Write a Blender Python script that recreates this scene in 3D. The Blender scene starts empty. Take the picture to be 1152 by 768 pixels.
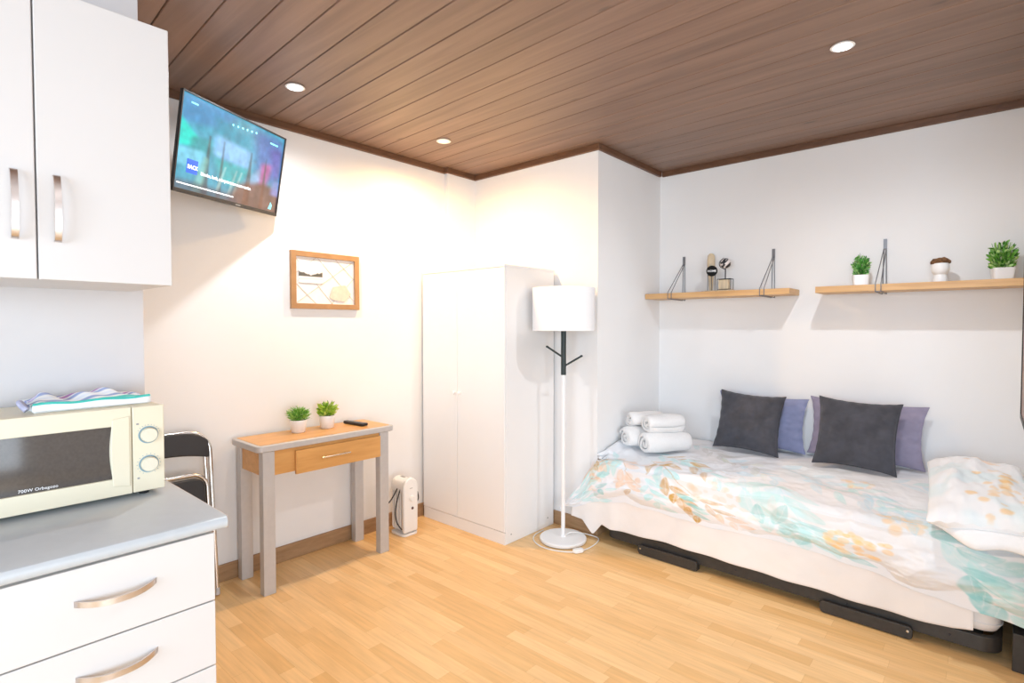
import bpy, math, random
import numpy as np
from mathutils import Vector, Matrix
random.seed(7)
RNG = np.random.RandomState(11)
S = bpy.context.scene
COL = S.collection
PI = math.pi
R = math.radians

# ------------------------------------------------------------------ materials
def mat(name, col, rough=.5, metal=0., spec=.5, nscale=0., namt=.06, bump=0., bscale=60., emit=None, estr=0., sheen=0., stretch=None, trans=0.):
    m = bpy.data.materials.new(name); m.use_nodes = True
    nt = m.node_tree; b = nt.nodes['Principled BSDF']
    b.inputs['Base Color'].default_value = (*col, 1)
    b.inputs['Roughness'].default_value = rough
    b.inputs['Metallic'].default_value = metal
    b.inputs['Specular IOR Level'].default_value = spec
    b.inputs['Sheen Weight'].default_value = sheen
    b.inputs['Transmission Weight'].default_value = trans
    if emit:
        b.inputs['Emission Color'].default_value = (*emit, 1); b.inputs['Emission Strength'].default_value = estr
    tc = nt.nodes.new('ShaderNodeTexCoord'); mp = nt.nodes.new('ShaderNodeMapping')
    nt.links.new(tc.outputs['Object'], mp.inputs['Vector'])
    if stretch: mp.inputs['Scale'].default_value = stretch
    if nscale:
        n = nt.nodes.new('ShaderNodeTexNoise'); n.inputs['Scale'].default_value = nscale; n.inputs['Detail'].default_value = 5
        nt.links.new(mp.outputs[0], n.inputs['Vector'])
        r = nt.nodes.new('ShaderNodeValToRGB')
        r.color_ramp.elements[0].position = .3; r.color_ramp.elements[1].position = .7
        r.color_ramp.elements[0].color = (*[c*(1-namt) for c in col], 1)
        r.color_ramp.elements[1].color = (*[min(1, c*(1+namt)) for c in col], 1)
        nt.links.new(n.outputs[0], r.inputs[0]); nt.links.new(r.outputs[0], b.inputs['Base Color'])
    if bump:
        n2 = nt.nodes.new('ShaderNodeTexNoise'); n2.inputs['Scale'].default_value = bscale; n2.inputs['Detail'].default_value = 4
        nt.links.new(mp.outputs[0], n2.inputs['Vector'])
        bp = nt.nodes.new('ShaderNodeBump'); bp.inputs['Strength'].default_value = bump; bp.inputs['Distance'].default_value = .005
        nt.links.new(n2.outputs[0], bp.inputs['Height']); nt.links.new(bp.outputs[0], b.inputs['Normal'])
    return m

def mat_vcol(name, rough=.8, emission=0., sheen=0., bump=0., bscale=120.):
    m = bpy.data.materials.new(name); m.use_nodes = True
    nt = m.node_tree; b = nt.nodes['Principled BSDF']
    a = nt.nodes.new('ShaderNodeAttribute'); a.attribute_name = 'Col'
    b.inputs['Roughness'].default_value = rough; b.inputs['Sheen Weight'].default_value = sheen
    if emission:
        b.inputs['Base Color'].default_value = (.01, .01, .01, 1)
        nt.links.new(a.outputs['Color'], b.inputs['Emission Color']); b.inputs['Emission Strength'].default_value = emission
    else:
        nt.links.new(a.outputs['Color'], b.inputs['Base Color'])
    if bump:
        tc = nt.nodes.new('ShaderNodeTexCoord')
        n2 = nt.nodes.new('ShaderNodeTexNoise'); n2.inputs['Scale'].default_value = bscale
        nt.links.new(tc.outputs['Object'], n2.inputs['Vector'])
        bp = nt.nodes.new('ShaderNodeBump'); bp.inputs['Strength'].default_value = bump; bp.inputs['Distance'].default_value = .004
        nt.links.new(n2.outputs[0], bp.inputs['Height']); nt.links.new(bp.outputs[0], b.inputs['Normal'])
    return m

def mat_wood(name, c1, c2, stretch, scale=6., rough=.4, island=.0, bump=.05):
    m = bpy.data.materials.new(name); m.use_nodes = True
    nt = m.node_tree; b = nt.nodes['Principled BSDF']; b.inputs['Roughness'].default_value = rough
    L = nt.links.new
    tc = nt.nodes.new('ShaderNodeTexCoord'); mp = nt.nodes.new('ShaderNodeMapping'); mp.inputs['Scale'].default_value = stretch
    L(tc.outputs['Object'], mp.inputs['Vector'])
    n = nt.nodes.new('ShaderNodeTexNoise'); n.inputs['Scale'].default_value = scale; n.inputs['Detail'].default_value = 8; n.inputs['Distortion'].default_value = .6
    geo = nt.nodes.new('ShaderNodeNewGeometry')
    off = nt.nodes.new('ShaderNodeVectorMath'); off.operation = 'ADD'
    sc = nt.nodes.new('ShaderNodeMath'); sc.operation = 'MULTIPLY'; sc.inputs[1].default_value = 37.
    L(geo.outputs['Random Per Island'], sc.inputs[0]); L(mp.outputs[0], off.inputs[0]); L(sc.outputs[0], off.inputs[1])
    L(off.outputs[0], n.inputs['Vector'])
    r = nt.nodes.new('ShaderNodeValToRGB'); r.color_ramp.elements[0].position = .3; r.color_ramp.elements[1].position = .72
    r.color_ramp.elements[0].color = (*c1, 1); r.color_ramp.elements[1].color = (*c2, 1)
    L(n.outputs[0], r.inputs[0])
    mx = nt.nodes.new('ShaderNodeMix'); mx.data_type = 'RGBA'; mx.blend_type = 'MULTIPLY'; mx.inputs[0].default_value = 1
    mr = nt.nodes.new('ShaderNodeMapRange'); mr.inputs[3].default_value = 1-island; mr.inputs[4].default_value = 1+island
    L(geo.outputs['Random Per Island'], mr.inputs[0]); L(r.outputs[0], mx.inputs[6]); L(mr.outputs[0], mx.inputs[7])
    L(mx.outputs[2], b.inputs['Base Color'])
    bp = nt.nodes.new('ShaderNodeBump'); bp.inputs['Strength'].default_value = bump; bp.inputs['Distance'].default_value = .003
    L(n.outputs[0], bp.inputs['Height']); L(bp.outputs[0], b.inputs['Normal'])
    return m, nt, mx, b

def mat_leaf(name, dark, light, tip):
    m = bpy.data.materials.new(name); m.use_nodes = True
    nt = m.node_tree; b = nt.nodes['Principled BSDF']; b.inputs['Roughness'].default_value = .5
    g = nt.nodes.new('ShaderNodeNewGeometry'); r = nt.nodes.new('ShaderNodeValToRGB')
    e = r.color_ramp.elements; e[0].color = (*dark, 1); e[1].color = (*tip, 1); e.new(.55).color = (*light, 1)
    nt.links.new(g.outputs['Random Per Island'], r.inputs[0]); nt.links.new(r.outputs[0], b.inputs['Base Color'])
    return m

M = {}
M['wall'] = mat('white_wall_paint', (.835, .835, .835), .85, nscale=3, namt=.012, bump=.04, bscale=180)
M['wallshaded'] = mat('shaded_wall_paint', (.61, .59, .59), .85, nscale=3, namt=.012, bump=.04, bscale=180)  # wall paint darkened, the kitchen wall's shade is put into the colour
M['cabinet'] = mat('white_laminate', (.665, .645, .635), .35, nscale=2, namt=.01)
M['wardrobe'] = mat('white_foil_board', (.84, .835, .83), .45, nscale=2, namt=.01)
M['counter'] = mat('grey_worktop_laminate', (.50, .535, .565), .3, nscale=30, namt=.02)
M['chrome'] = mat('polished_chrome', (.72, .71, .70), .22, 1., nscale=8, namt=.04)
M['brushed'] = mat('brushed_nickel', (.66, .60, .57), .32, 1., nscale=30, namt=.05)
M['silver'] = mat('silver_grey_paint', (.53, .52, .52), .4, .15, nscale=40, namt=.03)
M['cream'] = mat('cream_plastic', (.74, .68, .52), .35, nscale=4, namt=.015)
M['cream_knob'] = mat('ivory_plastic', (.74, .69, .55), .35, nscale=6, namt=.01)
M['dialblue'] = mat('grey_blue_print', (.24, .36, .42), .6, nscale=20, namt=.05)
M['glassdark'] = mat('smoked_door_glass', (.085, .072, .064), .07, nscale=140, namt=.10)
M['black'] = mat('black_plastic', (.018, .018, .02), .4, nscale=30, namt=.1)
M['matteblack'] = mat('matte_black_paint', (.006, .006, .006), .7, spec=.2, nscale=30, namt=.1)
M['blackvinyl'] = mat('black_vinyl', (.022, .022, .026), .45, nscale=20, namt=.15, bump=.1)
M['blackmetal'] = mat('black_powder_coat', (.050, .046, .042), .45, .3, nscale=40, namt=.12)
M['darkgreen'] = mat('dark_slate_paint', (.022, .035, .036), .5, nscale=20, namt=.1)
M['whitemetal'] = mat('white_enamel', (.87, .87, .87), .3, nscale=4, namt=.01)
M['whiteplastic'] = mat('white_plastic', (.86, .86, .85), .4, nscale=4, namt=.01)
M['shade'] = mat('white_lampshade_fabric', (.86, .86, .87), .9, nscale=200, namt=.02, bump=.1, bscale=400)
M['ceramic'] = mat('white_ceramic', (.85, .85, .85), .3, nscale=6, namt=.012)
M['soil'] = mat('dark_soil', (.05, .035, .02), .95, nscale=90, namt=.5)
M['capbrown'] = mat('brown_moss', (.16, .075, .03), .95, nscale=90, namt=.5, bump=.8, bscale=200)
M['towel'] = mat('white_terry', (.88, .875, .87), .95, sheen=.3, nscale=90, namt=.02, bump=.6, bscale=500)
M['sheet'] = mat('cream_cotton', (.87, .83, .80), .9, nscale=8, namt=.015, bump=.15, bscale=30)
M['charcoal'] = mat('charcoal_velvet', (.052, .053, .066), .85, sheen=.25, nscale=14, namt=.28, bump=.25, bscale=45)
M['bluefab'] = mat('lavender_blue_cotton', (.25, .275, .44), .9, nscale=20, namt=.08, bump=.2, bscale=60)
M['purplefab'] = mat('mauve_cotton', (.30, .27, .37), .9, nscale=20, namt=.08, bump=.2, bscale=60)
M['wire'] = mat('grey_steel_wire', (.22, .22, .235), .4, .6, nscale=30, namt=.05)
M['steelblack'] = mat('dark_steel', (.05, .05, .055), .4, .7, nscale=30, namt=.1)
M['tagcream'] = mat('tan_wood_grain', (.66, .53, .36), .6, nscale=40, namt=.2, stretch=(1, 1, .2))
M['kraft'] = mat('pale_kraft_card', (.72, .60, .50), .9, nscale=40, namt=.08)
M['white_text'] = mat('white_print', (.9, .9, .9), .6, nscale=9, namt=.01)
M['greymark'] = mat('grey_print', (.3, .3, .3), .6, nscale=9, namt=.05)
M['cordwhite'] = mat('white_cable', (.82, .82, .80), .5, nscale=9, namt=.02)
M['red'] = mat('dark_indicator', (.12, .05, .04), .3, nscale=9, namt=.1)
M['string'] = mat('jute_string', (.62, .52, .42), .9, nscale=60, namt=.15)
M['backing'] = mat('white_linen_backing', (.84, .82, .80), .9, nscale=60, namt=.03)
M['pink'] = mat('muted_brown_panel', (.30, .135, .09), .35, nscale=4, namt=.2, stretch=(1, 1, .3))
M['screen_text'] = mat('lit_white_text', (.8, .8, .8), .5, nscale=5, namt=.01, emit=(1, 1, 1), estr=.85)
M['screen_blue'] = mat('lit_blue_badge', (.02, .06, .3), .5, nscale=5, namt=.01, emit=(.012, .09, .60), estr=.9)
M['screen_cyan'] = mat('lit_cyan_icon', (.1, .5, .6), .5, nscale=5, namt=.01, emit=(.25, .75, .85), estr=.8)
M['cool_bulb'] = mat('cool_led_bulb', (1, 1, 1), .5, nscale=5, namt=.001, emit=(.9, .96, 1), estr=14)
M['warm_bulb'] = mat('warm_halogen_bulb', (1, .8, .5), .5, nscale=5, namt=.001, emit=(1, .62, .24), estr=2.4)
WOOD_LT = mat_wood('pale_beech_board', (.56, .32, .135), (.70, .44, .21), (1.2, 14, 14), 3., .45)[0]
WOOD_TBL = mat_wood('beech_veneer', (.58, .29, .085), (.70, .38, .13), (12, 1.2, 12), 3., .35)[0]
WOOD_BASE = mat_wood('oak_skirting', (.30, .175, .085), (.42, .26, .14), (2.5, 2.5, 16), 3., .5)[0]
WOOD_FRAME = mat_wood('tan_frame_wood', (.36, .19, .08), (.47, .27, .125), (8, 3, 3), 3., .5)[0]
LEAF1 = mat_leaf('spiky_green_leaves', (.07, .26, .03), (.22, .52, .07), (.50, .70, .18))
LEAF2 = mat_leaf('yellow_green_leaves', (.10, .28, .015), (.38, .58, .05), (.68, .76, .18))
LEAF3 = mat_leaf('deep_green_leaves', (.02, .16, .02), (.10, .38, .05), (.40, .60, .24))
LEAF4 = mat_leaf('mid_green_leaves', (.03, .18, .015), (.18, .44, .06), (.50, .66, .28))

# ceiling wood
def make_ceiling_mat():
    m, nt, mx, b = mat_wood('dark_ceiling_boards', (.175, .108, .078), (.275, .175, .128), (.45, 7, 7), 2.6, .42, .07, .08)
    L = nt.links.new
    tc = nt.nodes.new('ShaderNodeTexCoord'); mp = nt.nodes.new('ShaderNodeMapping'); mp.inputs['Scale'].default_value = (1.3, 4.2, 1)
    L(tc.outputs['Object'], mp.inputs[0])
    v = nt.nodes.new('ShaderNodeTexVoronoi'); v.inputs['Scale'].default_value = 1.6; L(mp.outputs[0], v.inputs['Vector'])
    mr = nt.nodes.new('ShaderNodeMapRange'); mr.inputs[1].default_value = .03; mr.inputs[2].default_value = .10
    mr.inputs[3].default_value = .45; mr.inputs[4].default_value = 1
    L(v.outputs['Distance'], mr.inputs[0])
    m2 = nt.nodes.new('ShaderNodeMix'); m2.data_type = 'RGBA'; m2.blend_type = 'MULTIPLY'; m2.inputs[0].default_value = 1
    L(mx.outputs[2], m2.inputs[6]); L(mr.outputs[0], m2.inputs[7]); L(m2.outputs[2], b.inputs['Base Color'])
    return m
M['ceil'] = make_ceiling_mat()
M['trim'] = mat_wood('dark_crown_wood', (.10, .045, .022), (.17, .08, .04), (3, 3, 10), 3., .45)[0]
M['groove'] = mat('dark_groove', (.02, .012, .008), .9, nscale=9, namt=.1)

def make_floor_mat():
    m = bpy.data.materials.new('beech_laminate_floor'); m.use_nodes = True
    nt = m.node_tree; b = nt.nodes['Principled BSDF']; L = nt.links.new
    b.inputs['Roughness'].default_value = .32; b.inputs['Specular IOR Level'].default_value = .35
    tc = nt.nodes.new('ShaderNodeTexCoord')
    def brick(w, h, offs, loc, c1, c2):
        mp = nt.nodes.new('ShaderNodeMapping'); mp.inputs['Location'].default_value = loc
        L(tc.outputs['Object'], mp.inputs[0])
        k = nt.nodes.new('ShaderNodeTexBrick'); k.inputs['Scale'].default_value = 1; k.inputs['Brick Width'].default_value = w
        k.inputs['Row Height'].default_value = h; k.inputs['Mortar Size'].default_value = 0.0004; k.inputs['Mortar Smooth'].default_value = .3
        k.offset = offs; k.offset_frequency = 2; k.squash = 1.18; k.squash_frequency = 3
        k.inputs['Color1'].default_value = (*c1, 1); k.inputs['Color2'].default_value = (*c2, 1)
        k.inputs['Mortar'].default_value = (.52, .29, .11, 1)
        L(mp.outputs[0], k.inputs['Vector']); return k
    k = brick(.42, .066, .43, (.11, .02, 0), (.74, .455, .19), (.86, .59, .30))
    mp = nt.nodes.new('ShaderNodeMapping'); mp.inputs['Scale'].default_value = (2.2, 28, 1); L(tc.outputs['Object'], mp.inputs[0])
    n = nt.nodes.new('ShaderNodeTexNoise'); n.inputs['Scale'].default_value = 2; n.inputs['Detail'].default_value = 7; L(mp.outputs[0], n.inputs['Vector'])
    mr = nt.nodes.new('ShaderNodeMapRange'); mr.inputs[1].default_value = .3; mr.inputs[2].default_value = .7; mr.inputs[3].default_value = .90; mr.inputs[4].default_value = 1.08
    L(n.outputs[0], mr.inputs[0])
    mx = nt.nodes.new('ShaderNodeMix'); mx.data_type = 'RGBA'; mx.blend_type = 'MULTIPLY'; mx.inputs[0].default_value = 1
    L(k.outputs['Color'], mx.inputs[6]); L(mr.outputs[0], mx.inputs[7]); L(mx.outputs[2], b.inputs['Base Color'])
    return m
M['floor'] = make_floor_mat()

# ------------------------------------------------------------------ mesh builder
class MB:
    def __init__(s): s.v = []; s.f = []
    def add(s, v, f):
        o = len(s.v); s.v += [tuple(float(c) for c in p) for p in v]; s.f += [tuple(i+o for i in q) for q in f]; return s
    def box(s, x0, x1, y0, y1, z0, z1):
        v = [(x, y, z) for x in (x0, x1) for y in (y0, y1) for z in (z0, z1)]
        return s.add(v, [(0, 1, 3, 2), (4, 6, 7, 5), (0, 4, 5, 1), (2, 3, 7, 6), (0, 2, 6, 4), (1, 5, 7, 3)])
    def tube(s, pts, r, n=10, closed=False, flat=1.):
        P = [Vector(p) for p in pts]; N = len(P); rs = r if isinstance(r, (list, tuple)) else [r]*N
        T = []
        for i in range(N):
            a = P[(i-1) % N] if (closed or i > 0) else P[i]; b = P[(i+1) % N] if (closed or i < N-1) else P[i]
            T.append((b-a).normalized())
        ref = Vector((0, 0, 1)) if abs(T[0].z) < .9 else Vector((1, 0, 0))
        u = T[0].cross(ref).normalized(); V = []; F = []
        for i in range(N):
            u = (u - T[i]*u.dot(T[i])).normalized(); w = T[i].cross(u)
            for k in range(n):
                a = 2*PI*k/n; V.append(P[i] + u*math.cos(a)*rs[i] + w*math.sin(a)*rs[i]*flat)
        for i in range(N if closed else N-1):
            j = (i+1) % N
            for k in range(n): F.append((i*n+k, i*n+(k+1) % n, j*n+(k+1) % n, j*n+k))
        if not closed: F.append(tuple(range(n))[::-1]); F.append(tuple((N-1)*n+k for k in range(n)))
        return s.add(V, F)
    def lathe(s, prof, n=32, c=(0, 0, 0), axis='z'):
        V = []; F = []; m = len(prof)
        for r, z in prof:
            for k in range(n):
                a = 2*PI*k/n; x, y = r*math.cos(a), r*math.sin(a)
                p = (x, y, z) if axis == 'z' else ((z, x, y) if axis == 'x' else (x, z, y))
                V.append((p[0]+c[0], p[1]+c[1], p[2]+c[2]))
        for i in range(m-1):
            for k in range(n):
                q = (i*n+k, i*n+(k+1) % n, (i+1)*n+(k+1) % n, (i+1)*n+k)
                F.append(q if axis != 'y' else q[::-1])
        a, b = tuple(range(n))[::-1], tuple((m-1)*n+k for k in range(n))
        if prof[0][0] > 1e-5: F.append(a if axis != 'y' else a[::-1])
        if prof[-1][0] > 1e-5: F.append(b if axis != 'y' else b[::-1])
        return s.add(V, F)
    def prism(s, poly, h0, h1, axis='z'):
        def P(a, b, h): return (a, b, h) if axis == 'z' else ((h, a, b) if axis == 'x' else (a, h, b))
        n = len(poly)
        V = [P(a, b, h0) for a, b in poly]+[P(a, b, h1) for a, b in poly]
        F = [tuple(range(n))[::-1], tuple(range(n, 2*n))]+[(i, (i+1) % n, n+(i+1) % n, n+i) for i in range(n)]
        if axis == 'y': F = [q[::-1] for q in F]
        return s.add(V, F)
    def grid(s, pts):                       # pts[i][j]
        a, b = len(pts), len(pts[0])
        return s.add([p for row in pts for p in row], [(i*b+j, i*b+j+1, (i+1)*b+j+1, (i+1)*b+j) for i in range(a-1) for j in range(b-1)])

def obj(name, mb, m, parent=None, bevel=0., smooth=True, ang=38, seg=2, world=True):
    me = bpy.data.meshes.new(name); v = mb.v
    if parent is not None and world:
        l = parent.location; v = [(a-l[0], b-l[1], c-l[2]) for a, b, c in v]
    me.from_pydata(v, [], mb.f); me.validate(); me.update()
    me.materials.append(m)
    o = bpy.data.objects.new(name, me); COL.objects.link(o)
    if parent is not None: o.parent = parent
    if smooth:
        me.shade_smooth(); me.set_sharp_from_angle(angle=R(ang))
    if bevel:
        b = o.modifiers.new('bevel', 'BEVEL'); b.width = bevel; b.segments = seg; b.limit_method = 'ANGLE'; b.angle_limit = R(40); b.harden_normals = True
    return o

def thing(name, label, cat, loc=(0, 0, 0), group=None, mtx=None):
    o = bpy.data.objects.new(name, None); COL.objects.link(o); o.empty_display_size = .05
    if mtx is not None: o.matrix_world = mtx
    else: o.location = loc
    o['label'] = label; o['category'] = cat
    if group: o['group'] = group
    return o
def tag(o, label, cat, group=None, kind=None):
    o['label'] = label; o['category'] = cat
    if group: o['group'] = group
    if kind: o['kind'] = kind
    return o
def struct(name, mb, m, parent=None, bevel=0., smooth=False):
    o = obj(name, mb, m, parent, bevel, smooth)
    if parent is None: o['kind'] = 'structure'
    return o

def spline(pts, n=8, closed=False):
    P = [Vector(p) for p in pts]; N = len(P); out = []
    for i in range(N if closed else N-1):
        g = lambda k: P[k % N] if closed else P[max(0, min(N-1, k))]
        a, b, c, d = g(i-1), g(i), g(i+1), g(i+2)
        for k in range(n):
            t = k/n
            out.append(.5*((2*b)+(c-a)*t+(2*a-5*b+4*c-d)*t*t+(3*b-a-3*c+d)*t**3))
    if not closed: out.append(P[-1])
    return out
def rrect(x0, x1, y0, y1, r, n=6):
    out = []
    for cx, cy, a0 in ((x1-r, y1-r, 0), (x0+r, y1-r, 90), (x0+r, y0+r, 180), (x1-r, y0+r, 270)):
        for k in range(n+1):
            a = R(a0+90*k/n); out.append((cx+r*math.cos(a), cy+r*math.sin(a)))
    return out
def text_mb(body, size, mtx, depth=.0006, bold=0., align='LEFT'):
    c = bpy.data.curves.new('t', 'FONT'); c.body = body; c.size = size; c.extrude = depth; c.offset = bold; c.align_x = align; c.resolution_u = 2
    o = bpy.data.objects.new('t', c); COL.objects.link(o)
    dg = bpy.context.evaluated_depsgraph_get(); dg.update()
    me = bpy.data.meshes.new_from_object(o.evaluated_get(dg))
    mb = MB(); mb.add([mtx @ v.co for v in me.vertices], [tuple(p.vertices) for p in me.polygons])
    bpy.data.objects.remove(o); bpy.data.curves.remove(c); bpy.data.meshes.remove(me)
    return mb
def basis(o, x, y, z):
    x, y, z = Vector(x), Vector(y), Vector(z)
    return Matrix(((x.x, y.x, z.x, o[0]), (x.y, y.y, z.y, o[1]), (x.z, y.z, z.z, o[2]), (0, 0, 0, 1)))

# value noise on numpy arrays
_lat = RNG.rand(256, 256)
def vn(x, y):
    xi = np.floor(x).astype(int); yi = np.floor(y).astype(int); fx = x-xi; fy = y-yi
    fx = fx*fx*(3-2*fx); fy = fy*fy*(3-2*fy)
    g = lambda a, b: _lat[a % 256, b % 256]
    return (g(xi, yi)*(1-fx)+g(xi+1, yi)*fx)*(1-fy)+(g(xi, yi+1)*(1-fx)+g(xi+1, yi+1)*fx)*fy - .5
def fbm(x, y, o=3):
    s = 0; a = 1.
    for k in range(o): s = s+a*vn(x*2**k+17*k, y*2**k+5*k); a *= .5
    return s
def sst(a, b, x):
    t = np.clip((x-a)/(b-a), 0, 1); return t*t*(3-2*t)
def grid_obj(name, X, Y, Z, m, parent=None, col=None, world=True):
    a, b = X.shape
    v = np.stack([X.ravel(), Y.ravel(), Z.ravel()], 1)
    if parent is not None and world: v = v-np.array(parent.location)
    i, j = np.meshgrid(np.arange(a-1), np.arange(b-1), indexing='ij'); i = i.ravel(); j = j.ravel()
    f = np.stack([i*b+j, i*b+j+1, (i+1)*b+j+1, (i+1)*b+j], 1)
    me = bpy.data.meshes.new(name); me.from_pydata(v.tolist(), [], f.tolist()); me.update()
    me.materials.append(m); me.shade_smooth()
    if col is not None:
        at = me.color_attributes.new('Col', 'FLOAT_COLOR', 'POINT')
        c = np.ones((a*b, 4), np.float32); c[:, :3] = col.reshape(-1, 3); at.data.foreach_set('color', c.ravel())
    o = bpy.data.objects.new(name, me); COL.objects.link(o)
    if parent is not None: o.parent = parent
    return o

# ------------------------------------------------------------------ dimensions
XL, YB, XP, YA, XR = -3.10, 3.03, -1.933, 3.91, .16      # picture wall, wall behind wardrobe, bed recess left, bed wall, right wall
HC = 2.56; XK, YK = -2.07, .528                          # ceiling, kitchen wall, its end
XO, YO = 3.0, -2.6                                       # the part of the room behind the camera

# ------------------------------------------------------------------ room
struct('floor', MB().box(-3.4, XO+.2, YO-.2, 4.2, -.08, 0), M['floor'])
mb = MB(); th = R(-2.2)
w = .1435; k0 = -22
for k in range(k0, 26):
    y0 = .989+w*k; y1 = y0+w; g = .0022 if k % 3 else .0035
    x0, x1 = -3.4, XO+.2
    sl = math.tan(th)
    P = []
    for z, ins in ((HC, .003), (HC+.004, 0), (HC+.018, 0)):
        P.append([(x0, y0+g/2+ins+sl*(x0+3.06), z), (x1, y0+g/2+ins+sl*(x1+3.06), z), (x1, y1-g/2-ins+sl*(x1+3.06), z), (x0, y1-g/2-ins+sl*(x0+3.06), z)])
    V = P[0]+P[1]+P[2]
    F = [(3, 2, 1, 0), (8, 9, 10, 11)]
    for l in (0, 4):
        for i in range(4): F.append((l+i, l+(i+1) % 4, l+4+(i+1) % 4, l+4+i))
    mb.add(V, F)
ce = struct('ceiling', mb, M['ceil'])
struct('trim_9', MB().box(-3.4, XO+.2, YO-.2, 4.2, HC+.018, HC+.08), M['groove'])
struct('wall_left', MB().box(XL-.15, XL, YK, YB, 0, HC), M['wall'])
struct('wall_left_pilaster', MB().box(XL, XL+.033, 2.74, YB, 1.775, HC), M['wall'])
struct('wall_back', MB().box(XL-.15, XP, YB, YA+.15, 0, HC), M['wall'])
struct('wall_alcove', MB().box(XP, XR+.15, YA, YA+.15, 0, HC), M['wall'])
struct('wall_right', MB().box(XR, XR+.15, 2.25, YA, 0, HC), M['wall'])
struct('wall_return', MB().box(XR+.15, XO+.15, 2.25, 2.40, 0, HC), M['wall'])
DY0, DY1, DZ1 = -1.75, .78, 2.2                          # glazed patio door in the side wall, behind the camera's right shoulder
struct('wall_side', MB().box(XO, XO+.15, YO, DY0, 0, HC).box(XO, XO+.15, DY1, 2.25, 0, HC).box(XO, XO+.15, DY0, DY1, DZ1, HC), M['wall'])
mb = MB()
for a, b_ in ((DY0, DY0+.07), (DY1-.07, DY1), (-.40, -.32), (.52, .56)): mb.box(XO+.03, XO+.09, a, b_, 0.001, DZ1)
for a, b_ in ((.001, .09), (DZ1-.07, DZ1)): mb.box(XO+.03, XO+.09, DY0, DY1, a, b_)
struct('door_1', mb, M['whiteplastic'], bevel=.004)
struct('wall_kitchen', MB().box(XL-.15, XK, YO, YK, 0, HC), M['wallshaded'])
# rear wall with an unseen window added for fill light (behind the camera)
WX0, WX1, WZ0, WZ1 = -.8, 1.6, .7, 2.25
struct('wall_rear', MB().box(XK, WX0, YO-.15, YO, 0, HC).box(WX1, XO+.15, YO-.15, YO, 0, HC).box(WX0, WX1, YO-.15, YO, 0, WZ0).box(WX0, WX1, YO-.15, YO, WZ1, HC), M['wall'])
mb = MB()
for a, b_ in ((WX0, WX0+.06), (WX1-.06, WX1), (.42, .48)): mb.box(a, b_, YO-.1, YO-.04, WZ0, WZ1)
for a, b_ in ((WZ0, WZ0+.06), (WZ1-.06, WZ1)): mb.box(WX0, WX1, YO-.1, YO-.04, a, b_)
wf = struct('fill_window_1', mb, M['whiteplastic'], bevel=.004)
# crown trims
tz0, tz1, td = 2.52, HC+.002, .022
def trim(n, x0, x1, y0, y1): struct('trim_%d' % n, MB().box(x0, x1, y0, y1, tz0, tz1), M['trim'], bevel=.006)
trim(1, XL, XL+td, YK, 2.74); trim(2, XL+.033, XL+.033+td, 2.74-td, YB-td)
trim(3, XL+.033, XP+td, YB-td, YB); trim(4, XP, XP+td, YB, YA-td); trim(5, XP+td, XR, YA-td, YA)
trim(6, XR-td, XR, 2.25, YA-td); trim(7, XL, XL+.033, 2.74-td, 2.74)
# skirting
bt = .013
struct('baseboard_left', MB().box(XL, XL+bt, YK, YB-bt, 0, .093), WOOD_BASE, bevel=.003)
struct('baseboard_back', MB().box(XL+bt, XP+bt, YB-bt, YB, 0, .093), WOOD_BASE, bevel=.003)
struct('baseboard_alcove', MB().box(XP, XP+bt, YB, YA-bt, 0, .093).box(XP+bt, XR, YA-bt, YA, 0, .093), WOOD_BASE, bevel=.003)

# ------------------------------------------------------------------ kitchen
t = thing('wall_cabinet', 'white two-door kitchen cupboard hung high on the wall above the microwave', 'cabinet', (-1.87, .2, 1.49))
cy0, cy1, cz0, cz1 = -.095, .495, 1.49, 2.172
obj('body', MB().box(XK, -1.692, cy0, cy1, cz0+.001, cz1-.001), M['cabinet'], t, .002)
for i, (a, b_) in enumerate(((.2195, cy1), (cy0, .2165))):
    d = obj('door', MB().box(-1.690, -1.670, a, b_, cz0, cz1), M['cabinet'], t, .0025)
    yc = .2535 if i == 0 else .178
    pts = spline([(-1.671, yc, 1.735), (-1.655, yc, 1.733), (-1.645, yc, 1.70), (-1.641, yc, 1.658), (-1.645, yc, 1.61), (-1.655, yc, 1.582), (-1.671, yc, 1.580)], 5)
    hb = MB(); V = []; F = []
    for p in pts:
        for dy, dx in ((-.0065, -.002), (.0065, -.002), (.0065, .002), (-.0065, .002)): V.append((p.x+dx, p.y+dy, p.z))
    n = len(pts)
    for q in range(n-1):
        for k in range(4): F.append((q*4+k, q*4+(k+1) % 4, q*4+4+(k+1) % 4, q*4+4+k))
    F += [(3, 2, 1, 0), (n*4-4, n*4-3, n*4-2, n*4-1)]
    h = obj('handle', hb.add(V, F), M['brushed'], d, 0, True, 60, world=False)
    h.data.transform(Matrix.Translation(-t.location)); h['label'] = 'curved brushed metal handle'

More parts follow.
